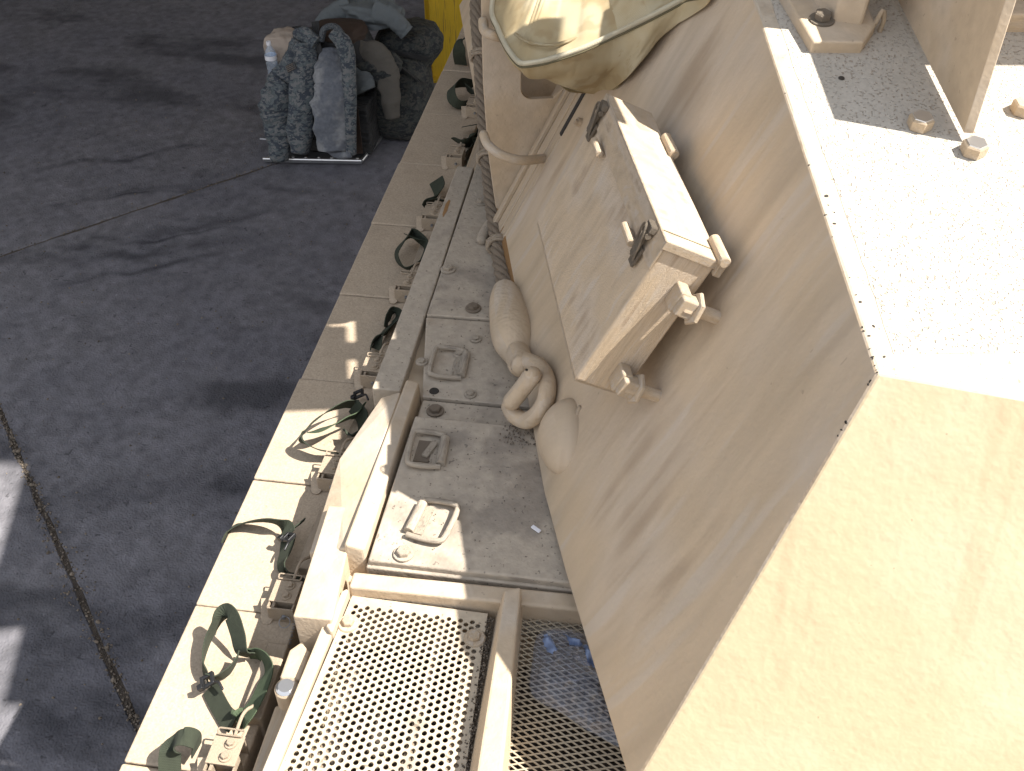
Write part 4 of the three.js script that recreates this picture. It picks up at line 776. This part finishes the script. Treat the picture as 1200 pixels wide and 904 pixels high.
strap('tangled green strap loop half in sunlight on the fourth tile beside the wedge plank', [
  { pts: [[-0.658, 1.79, -1.796], [-0.678, 1.805, -1.776], [-0.704, 1.81, -1.748], [-0.735, 1.8, -1.717], [-0.752, 1.795, -1.677], [-0.754, 1.795, -1.656], [-0.735, 1.79, -1.64], [-0.706, 1.785, -1.631], [-0.675, 1.778, -1.634], [-0.647, 1.772, -1.635]], dir: [[0.2, 0.8, 0.3], [0.2, 0.9, 0.4], [0.5, 0.8, 0.4], [0.6, 0.7, 0.3], [0.5, 0.8, 0], [0.4, 0.8, 0.5], [0.2, 0.8, 0.7]] },
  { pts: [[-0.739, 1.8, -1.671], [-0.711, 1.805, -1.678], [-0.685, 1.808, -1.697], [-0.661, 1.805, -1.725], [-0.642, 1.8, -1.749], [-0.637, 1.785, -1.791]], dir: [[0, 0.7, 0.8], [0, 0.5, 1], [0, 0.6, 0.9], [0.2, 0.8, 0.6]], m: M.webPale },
  { pts: [[-0.657, 1.8, -1.779], [-0.628, 1.795, -1.75], [-0.62, 1.79, -1.719], [-0.635, 1.785, -1.692], [-0.653, 1.775, -1.706]], dir: [[0.9, 0.5, 0.1], [0.8, 0.6, 0], [0.6, 0.8, 0.2], [0.2, 0.8, 0.6]] },
], [[[-0.661, 1.785, -1.84], 0.75, 0.3]]);
strap('crumpled dark green strap bunched on the fifth tile in shade', [
  { pts: [[-0.667, 1.765, -2.045], [-0.658, 1.79, -2.067], [-0.64, 1.8, -2.095], [-0.631, 1.79, -2.156], [-0.654, 1.775, -2.204], [-0.661, 1.79, -2.159], [-0.663, 1.77, -2.138]], dir: [[0.8, 0.5, 0.2], [0.6, 0.8, 0.3], [0.4, 0.9, 0.2], [0.8, 0.5, -0.2], [0, 0.7, 0.7]] },
  { pts: [[-0.686, 1.762, -2.053], [-0.672, 1.785, -2.064], [-0.654, 1.79, -2.09], [-0.65, 1.775, -2.149]], dir: [[0.5, 0.8, 0.5], [0.3, 0.9, 0.3], [0.6, 0.6, 0.3]] }
]);
strap('dark green strap forming an open diamond loop on the sixth tile', [
  { pts: [[-0.688, 1.79, -2.587], [-0.697, 1.8, -2.536], [-0.704, 1.8, -2.483], [-0.698, 1.79, -2.443], [-0.675, 1.77, -2.43], [-0.646, 1.772, -2.441], [-0.628, 1.785, -2.47], [-0.629, 1.79, -2.527], [-0.654, 1.795, -2.559]], dir: [[0.3, 1, 0.2], [0.6, 0.8, 0.3], [0.6, 0.7, 0.2], [0.2, 0.9, 0.3], [0.1, 0.7, 0.7], [0.2, 0.8, 0.5], [0.6, 0.8, 0], [0.4, 0.8, 0.2]], closed: true },
  { pts: [[-0.694, 1.795, -2.568], [-0.662, 1.8, -2.546], [-0.631, 1.79, -2.551]], dir: [[0.1, 0.6, 0.8]] }
]);
strap('dark green strap folded back on itself on the seventh tile', [
  { pts: [[-0.677, 1.79, -2.921], [-0.65, 1.8, -2.846], [-0.652, 1.795, -2.8], [-0.678, 1.79, -2.772], [-0.685, 1.78, -2.761]], dir: [[0.9, 0.5, 0.1], [0.7, 0.7, 0.2], [0.3, 0.8, 0.6], [0, 0.8, 0.6]], w: 0.045 },
  { pts: [[-0.678, 1.795, -2.774], [-0.653, 1.795, -2.789], [-0.623, 1.78, -2.808]], dir: [[0, 0.6, 0.8]], w: 0.04 }
]);
strap('dark green strap crumpled beside the fender strip end on the eighth tile', [
  { pts: [[-0.661, 1.79, -3.196], [-0.625, 1.8, -3.169], [-0.599, 1.79, -3.231], [-0.598, 1.78, -3.33]], dir: [[0, 0.7, 0.7], [0.1, 0.8, 0.5]], w: 0.045 },
  { pts: [[-0.662, 1.785, -3.317], [-0.628, 1.79, -3.326], [-0.595, 1.785, -3.354]], dir: [[0, 0.4, 0.9]], w: 0.05 },
  { pts: [[-0.613, 1.775, -3.168], [-0.596, 1.78, -3.212], [-0.569, 1.775, -3.162]], dir: [[0.3, 0.6, 0.6]], w: 0.05 }
]);
strap('dark strap bundle stuffed between the far tiles and the rope lashing', [
  { pts: [[-0.573, 1.76, -3.024], [-0.587, 1.79, -3.022], [-0.567, 1.8, -3.042], [-0.545, 1.77, -3.088]], dir: [[0.4, 0.7, 0.4], [0.2, 0.6, 0.8], [0, 0.5, 0.9]], w: 0.06 },
  { pts: [[-0.628, 1.775, -3.217], [-0.604, 1.79, -3.256], [-0.573, 1.77, -3.254]], dir: [[0.1, 0.4, 0.9]], w: 0.07 },
  { pts: [[-0.596, 1.77, -3.117], [-0.573, 1.775, -3.149], [-0.549, 1.765, -3.146]], dir: [[0.1, 0.3, 0.9]], w: 0.06 }
]);
strap('dark green strap in a rounded loop on the ninth tile left of the rope', [
  { pts: [[-0.674, 1.79, -3.666], [-0.721, 1.81, -3.631], [-0.745, 1.815, -3.578], [-0.739, 1.8, -3.529], [-0.713, 1.78, -3.509], [-0.677, 1.775, -3.525], [-0.66, 1.785, -3.58], [-0.699, 1.8, -3.618]], dir: [[0, 0.8, 0.5], [0.2, 0.9, 0.4], [0.7, 0.7, 0.2], [0.6, 0.8, 0], [0.2, 0.9, 0.3], [0, 0.8, 0.5]], w: 0.042 }
]);
strap('dark green strap arched high over the farthest visible tile', [
  { pts: [[-0.775, 1.755, -3.917], [-0.774, 1.82, -3.883], [-0.762, 1.87, -3.884], [-0.737, 1.875, -3.901], [-0.702, 1.85, -3.959]], dir: [[1, 0.1, 0.1], [1, 0.1, 0.1], [0.6, 0.5, 0.6], [0.1, 0.3, 1]], w: 0.045 },
]);
strap('thin dark strap at the top edge of the picture by the yellow post', [
  { pts: [[-0.845, 1.755, -4.424], [-0.817, 1.84, -4.304], [-0.789, 1.85, -4.321]], dir: [[0.3, 0.4, 0.9]], w: 0.02 }
]);

// ================================================================ LOOSE ITEMS on the deck
{
  const p = thing('plastic_bag', 'crumpled clear plastic bag with blue print lying on the mesh grille', 'plastic bag', [-0.03, 1.878, -1.03]);
  const poly = [[-0.107, 1.9, -1.12], [-0.052, 1.9, -1.136], [0.002, 1.9, -1.112], [0.043, 1.9, -1.023], [0.069, 1.9, -0.909], [0.017, 1.9, -0.924], [-0.043, 1.9, -0.956], [-0.105, 1.9, -0.988], [-0.113, 1.9, -1.055]];
  const cv = new THREE.CatmullRomCurve3(poly.map(q => V(q[0] + 0.03, 0, q[2] + 1.03)), true), n = 120, m = 44, sheet = (top, s, mask, lift = 0) => {
    const pos = [], idx = [], c = V(0.0, 0, 0.0);
    for (let j = 0; j <= m; j++) for (let i = 0; i < n; i++) {
      const f = i / n, k = j / m, q = cv.getPoint(f).lerp(c, k), h = Math.sin(Math.min(1, k * 1.6) * Math.PI / 2);
      const w = fbm(q.x * 2 + 0.5, q.z * 2 + 0.5, 30, 30, 3, s), w2 = Math.abs(fbm(q.x * 2 + 0.5, q.z * 2 + 0.5, 16, 16, 2, s + 9) - 0.5) * 2;
      pos.push(q.x, lift + (top ? 0.006 + h * (0.022 + 0.05 * w2 + 0.022 * (w - 0.3)) : 0.002 + 0.004 * w), q.z);
    }
    for (let j = 0; j < m; j++) for (let i = 0; i < n; i++) { const a = j * n + i, b = j * n + (i + 1) % n; if (mask && !mask(pos[a * 3], pos[a * 3 + 2])) continue; idx.push(a, b, a + n, b, b + n, a + n); }
    const g = new THREE.BufferGeometry(); g.setAttribute('position', new THREE.Float32BufferAttribute(pos, 3)); g.setIndex(idx); g.computeVertexNormals(); return uvMap(g);
  };
  part('film', [sheet(true, 701), sheet(false, 720)], M.film, p);
  const seg = (x, z, p0, p1, w) => { const ax = p0[0] + 0.03, az = p0[2] + 1.03, dx = p1[0] - p0[0], dz = p1[2] - p0[2], t = Math.max(0, Math.min(1, ((x - ax) * dx + (z - az) * dz) / (dx * dx + dz * dz))); return Math.hypot(x - ax - t * dx, z - az - t * dz) < w * (0.7 + 0.6 * vnoise(x * 90, z * 90, 999, 999, 5)); };
  const S1 = [[-0.093, 1.92, -1.096], [-0.078, 1.92, -1.065]], S2 = [[-0.059, 1.92, -1.101], [-0.011, 1.92, -1.063]], S3 = [[-0.011, 1.92, -1.063], [0.002, 1.92, -1.04]];
  part('blue_print', sheet(true, 701, (x, z) => seg(x, z, ...S1, 0.009) || seg(x, z, ...S2, 0.008) || seg(x, z, ...S3, 0.008), 0.0012), M.blue, p);
}
solo('paper_scrap', box(0.022, 0.004, 0.008, 0.001).rotateY(-0.6).translate(...[-0.142, 1.931, -1.334]), M.white, 'tiny pale scrap lying on the access panel near the turret foot', 'scrap');
{ // dirt crumbs swept into the corners of the deck
  const st = new THREE.IcosahedronGeometry(1, 0), N = 900, im = new THREE.InstancedMesh(st, M.pebble, N), m4 = new THREE.Matrix4(), q = new THREE.Quaternion(), c = new THREE.Color();
  for (let i = 0; i < N; i++) {
    let x, y, z, s = rr(0.0008, 0.0026);
    if (i < 520) { z = rr(-1.14, -0.6); x = -0.208 + 0.025 * (z + 1.15) + rr(-0.007, 0.009); y = 1.89 - rr(0, 0.006); s *= 1.1; }
    else if (i < 700) { x = rr(-0.26, -0.16) + 0.02 * rnd(); z = -1.60 + rr(-0.03, 0.03); y = 1.93; }
    else { x = rr(-0.46, -0.1); z = rr(-2.1, -1.22); y = z > -1.63 ? 1.931 : 1.903; s *= 0.75; }
    q.setFromEuler(new THREE.Euler(rr(0, 6), rr(0, 6), rr(0, 6))); m4.compose(V(x, y, z), q, V(s, s * 0.7, s)); im.setMatrixAt(i, m4);
    const k = rr(0.4, 1.3); im.setColorAt(i, c.setRGB(k, k * 0.95, k * 0.88));
  }
  im.name = 'deck_crumbs'; im.castShadow = im.receiveShadow = true; im.userData = { label: 'dirt crumbs swept against the grille edge and over the deck plates', category: 'dirt', kind: 'stuff' }; scene.add(im);
}

// ================================================================ GEAR PILE on the yard floor
const GZ = -6.3;
{
  const tray = thing('metal_tray', 'flat riveted aluminium tray under the pile of packs and jackets', 'tray', [-2.25, 0, -6.4]);
  const o = V(2.25, 0, 6.4), c = [[-2.63, -6.03], [-1.94, -6.10], [-1.82, -6.85], [-2.5, -6.85]];
  part('tray_plate', prism(c.map(([x, z]) => [x + o.x, z + o.z]), 0.01, 0.03, 0.004), M.steel, tray);
  part('tray_rim', [cyl(V(-2.63 + o.x, 0.04, -6.03 + o.z), V(-1.94 + o.x, 0.04, -6.10 + o.z), 0.012, 0.012, 10), cyl(V(-1.94 + o.x, 0.04, -6.10 + o.z), V(-1.82 + o.x, 0.04, -6.85 + o.z), 0.012, 0.012, 10)], M.bright, tray);
  for (let i = 0; i < 6; i++) part('rivet', new THREE.SphereGeometry(0.012, 10, 6).scale(1, 0.6, 1).translate(-2.42 + 0.09 * i + o.x, 0.054, -6.06 - 0.009 * i + o.z), M.bright, tray);
  for (const z of [-6.2, -6.33, -6.5]) part('tray_peg', cyl(V(-2.60 + o.x, 0.10, z + o.z), V(-2.70 + o.x, 0.10, z + o.z), 0.010, 0.010, 8), M.steel, tray);
}
{
  const k = thing('storage_crate', 'low dark crate on the tray with packs piled on it', 'crate', [-2.2, 0.035, -6.45]);
  part('crate_body', box(0.62, 0.36, 0.52, 0.015).translate(0, 0.18, 0), M.pack, k);
  for (const x of [-0.2, 0, 0.2]) part('slat', box(0.10, 0.34, 0.015, 0.004).translate(x, 0.18, 0.262), M.redbrown, k);
}
const lumpThing = (name, label, cat, p, r, m, s, amp = 0.14, flat = 0.8) => { const o = thing(name, label, cat, p); part('body', lump(r[0], r[1], r[2], amp, 3, s, flat).translate(0, r[1] * flat, 0), m, o); return o; };
{
  const a = lumpThing('rucksack', 'dark rucksack standing in the middle of the gear pile behind the jackets', 'rucksack', [-2.15, 0.39, -6.52], [0.27, 0.25, 0.22], M.pack, 3);
  part('strap', ribbon([[V(-0.1, 0.5, 0.12), V(1, 0, 0)], [V(-0.05, 0.35, 0.27), V(1, 0, 0)], [V(0, 0.1, 0.26), V(1, 0, 0)]], 0.05, 0.006, 30), M.pack, a);
  part('top_flap', lump(0.17, 0.06, 0.16, 0.24, 3, 8).translate(0.03, 0.40, 0.02), M.redbrown, a);
  part('hood', lump(0.16, 0.10, 0.15, 0.3, 4, 9).translate(0.26, 0.18, 0.05), M.packCamo, a);
  const b = lumpThing('duffel_bag', 'large dark camouflage duffel bag at the right of the gear pile beside the yellow post', 'duffel bag', [-1.80, 0.02, -6.72], [0.25, 0.30, 0.30], M.packCamo, 5, 0.16);
  part('carry_strap', ribbon([[V(-0.25, 0.4, 0.25), V(0, 0.3, 1)], [V(0, 0.56, 0.2), V(0, 0.3, 1)], [V(0.24, 0.42, 0.2), V(0, 0.3, 1)]], 0.05, 0.006, 30), M.pack, b);
  const d = lumpThing('duffel_bag', 'dark duffel bag lying on top at the right rear of the gear pile', 'duffel bag', [-1.76, 0.44, -6.90], [0.24, 0.15, 0.22], M.packCamo, 12, 0.2);
  part('carry_strap', ribbon([[V(-0.2, 0.1, 0.2), V(0, 1, 0.3)], [V(0, 0.16, 0.27), V(0, 1, 0.3)], [V(0.2, 0.1, 0.2), V(0, 1, 0.3)]], 0.04, 0.006, 24), M.pack, d);
}
{
  const g = thing('rain_jacket', 'grey green jacket crumpled on top of the gear pile', 'jacket', [-2.02, 0.76, -6.80]);
  part('body', lump(0.22, 0.09, 0.16, 0.34, 4, 21, 0.8).translate(0.02, 0.06, 0), M.grey, g);
  part('sleeve', sleeve([V(-0.08, 0.1, 0.05), V(-0.22, 0.05, 0.12), V(-0.30, -0.06, 0.2)], [[0.08, 0.06], [0.07, 0.05], [0.06, 0.04]], 0.2, 4), M.grey, g);
  part('sleeve', sleeve([V(0.1, 0.1, 0.1), V(0.24, 0.07, 0.14), V(0.33, -0.02, 0.14)], [[0.08, 0.05], [0.07, 0.05], [0.06, 0.04]], 0.2, 6), M.grey, g);
}
{ // camouflage jacket hanging at the left: two sleeves, shoulder, cuff and a small flag patch
  const base = [-2.459, 0.015, -6.1], j = thing('uniform_jacket', 'camouflage jacket with flag patch hanging at the left of the gear pile beside the bottle', 'jacket', base), o = A(base), P = p => A(p).sub(o);
  part('body', sleeve([[-2.324, 0.781, -6.3], [-2.384, 0.645, -6.22], [-2.471, 0.494, -6.14], [-2.523, 0.351, -6.08]].map(P), [[0.07, 0.05], [0.085, 0.06], [0.11, 0.07], [0.10, 0.06]], 0.28, 11), M.camo, j);
  part('sleeve', sleeve([[-2.43, 0.569, -6.14], [-2.485, 0.469, -6.06], [-2.501, 0.288, -6.02], [-2.494, 0.064, -5.98]].map(P), [[0.075, 0.05], [0.10, 0.065], [0.09, 0.055], [0.062, 0.045]], 0.4, 12), M.camo, j);
  part('sleeve', sleeve([[-2.299, 0.787, -6.26], [-2.286, 0.665, -6.16], [-2.311, 0.438, -6.06], [-2.349, 0.13, -6]].map(P), [[0.07, 0.05], [0.085, 0.055], [0.085, 0.055], [0.07, 0.045]], 0.4, 13), M.camo, j);
  part('collar', sleeve([[-2.362, 0.805, -6.32], [-2.286, 0.837, -6.28], [-2.213, 0.796, -6.25]].map(P), [[0.05, 0.03], [0.06, 0.04], [0.05, 0.03]], 0.2, 14), M.camo, j);
  const fp = part('patch', box(0.075, 0.05, 0.004, 0.001).rotateX(-0.5).rotateZ(0.5).translate(...[-2.357, 0.687, -6.115]).translate(-o.x, -o.y, -o.z), M.plastic, j);
  for (let k = 0; k < 4; k++) part('patch_stripe', box(0.055, 0.005, 0.002, 0).translate(-0.006, -0.016 + 0.011 * k, 0.0035).rotateX(-0.5).rotateZ(0.5).translate(...[-2.357, 0.687, -6.115]).translate(-o.x, -o.y, -o.z), M.cream, j);
}
{ // jacket turned inside out in the middle
  const base = [-2.097, 0.07, -6.05], j = thing('uniform_jacket', 'camouflage jacket turned to its pale lining hanging in the middle of the gear pile', 'jacket', base), o = A(base), P = p => A(p).sub(o);
  part('lining', sleeve([[-2.13, 0.733, -6.3], [-2.095, 0.623, -6.15], [-2.084, 0.453, -6.06], [-2.078, 0.163, -6]].map(P), [[0.07, 0.05], [0.12, 0.06], [0.125, 0.06], [0.12, 0.055]], 0.36, 31), M.lining, j);
  part('front_edge', sleeve([[-2.09, 0.864, -6.3], [-2.006, 0.797, -6.22], [-1.958, 0.599, -6.09], [-1.981, 0.139, -6.01]].map(P), [[0.05, 0.035], [0.055, 0.04], [0.045, 0.04], [0.04, 0.035]], 0.2, 32), M.camo, j);
  part('collar', tube([[-2.185, 0.809, -6.28], [-2.158, 0.883, -6.3], [-2.086, 0.904, -6.3], [-2.029, 0.868, -6.27]].map(P), 0.022, 24, 8), M.camo, j);
  part('hem', sleeve([[-2.184, 0.296, -6.05], [-2.134, 0.198, -6], [-2.054, 0.144, -5.99], [-1.972, 0.145, -6]].map(P), [[0.03, 0.03], [0.04, 0.03], [0.04, 0.03], [0.03, 0.03]], 0.2, 33), M.lining, j);
}
{
  const base = [-1.937, 0.188, -6.3], j = thing('field_shirt', 'olive brown shirt draped over the right of the rucksack', 'shirt', base), o = A(base), P = p => A(p).sub(o);
  part('body', sleeve([[-2.009, 0.678, -6.42], [-1.867, 0.671, -6.4], [-1.787, 0.576, -6.38], [-1.758, 0.448, -6.34], [-1.75, 0.269, -6.32]].map(P), [[0.07, 0.05], [0.10, 0.05], [0.09, 0.05], [0.07, 0.045], [0.055, 0.04]], 0.34, 41), M.brown, j);
  part('sleeve', sleeve([[-1.976, 0.601, -6.38], [-1.946, 0.54, -6.33], [-1.909, 0.469, -6.3]].map(P), [[0.06, 0.05], [0.08, 0.05], [0.07, 0.04]], 0.25, 42), M.grey, j);
}
{
  const base = [-2.443, 0.591, -6.42], j = thing('folded_towel', 'cream towel bunched behind the left jacket next to the bottle', 'towel', base), o = A(base), P = p => A(p).sub(o);
  part('body', lump(0.15, 0.12, 0.12, 0.26, 4, 51).translate(-0.02, 0.12, 0.04), M.cream, j);
  part('corner', sleeve([[-2.442, 0.71, -6.34], [-2.464, 0.674, -6.28], [-2.515, 0.672, -6.25]].map(P), [[0.05, 0.04], [0.05, 0.03], [0.03, 0.02]], 0.2, 52), M.cream, j);
  part('strap', ribbon([[P([-2.432, 0.808, -6.45]), V(0, 1, 0)], [P([-2.348, 0.83, -6.42]), V(0, 1, 0)], [P([-2.28, 0.801, -6.4]), V(0, 1, 0)]], 0.03, 0.004, 20), M.pack, j);
}
{
  const base = [-2.52, 0.536, -6.2], b = thing('water_bottle', 'clear ribbed plastic water bottle with white cap standing left of the camouflage jacket', 'bottle', base);
  const pr = []; pr.push([0, 0], [0.034, 0], [0.038, 0.012]);
  for (let k = 0; k < 7; k++) { pr.push([0.040, 0.03 + k * 0.018], [0.036, 0.039 + k * 0.018]); }
  pr.push([0.040, 0.165], [0.040, 0.19], [0.034, 0.215], [0.018, 0.245], [0.0135, 0.255], [0.0135, 0.268]);
  part('bottle_body', new THREE.LatheGeometry(pr.map(p => new THREE.Vector2(p[0], p[1])), 28), M.bottle, b);
  part('label_band', new THREE.CylinderGeometry(0.0405, 0.0405, 0.03, 28, 1, true).translate(0, 0.178, 0), M.white, b);
  part('cap', cyl(V(0, 0.258, 0), V(0, 0.284, 0), 0.0165, 0.0155, 20, 0.002), M.white, b);
  const st = thing('kit_pouch', 'dark kit pouch under the water bottle at the left of the pile', 'pouch', [base[0] + 0.05, 0.03, -6.25]);
  part('body', box(0.2, base[1] - 0.03, 0.16, 0.02).translate(0, (base[1] - 0.03) / 2, 0), M.pack, st);
  part('flap', box(0.21, 0.12, 0.17, 0.02).translate(0, base[1] - 0.09, 0), M.packCamo, st);
}
renderer.render(scene, camera);
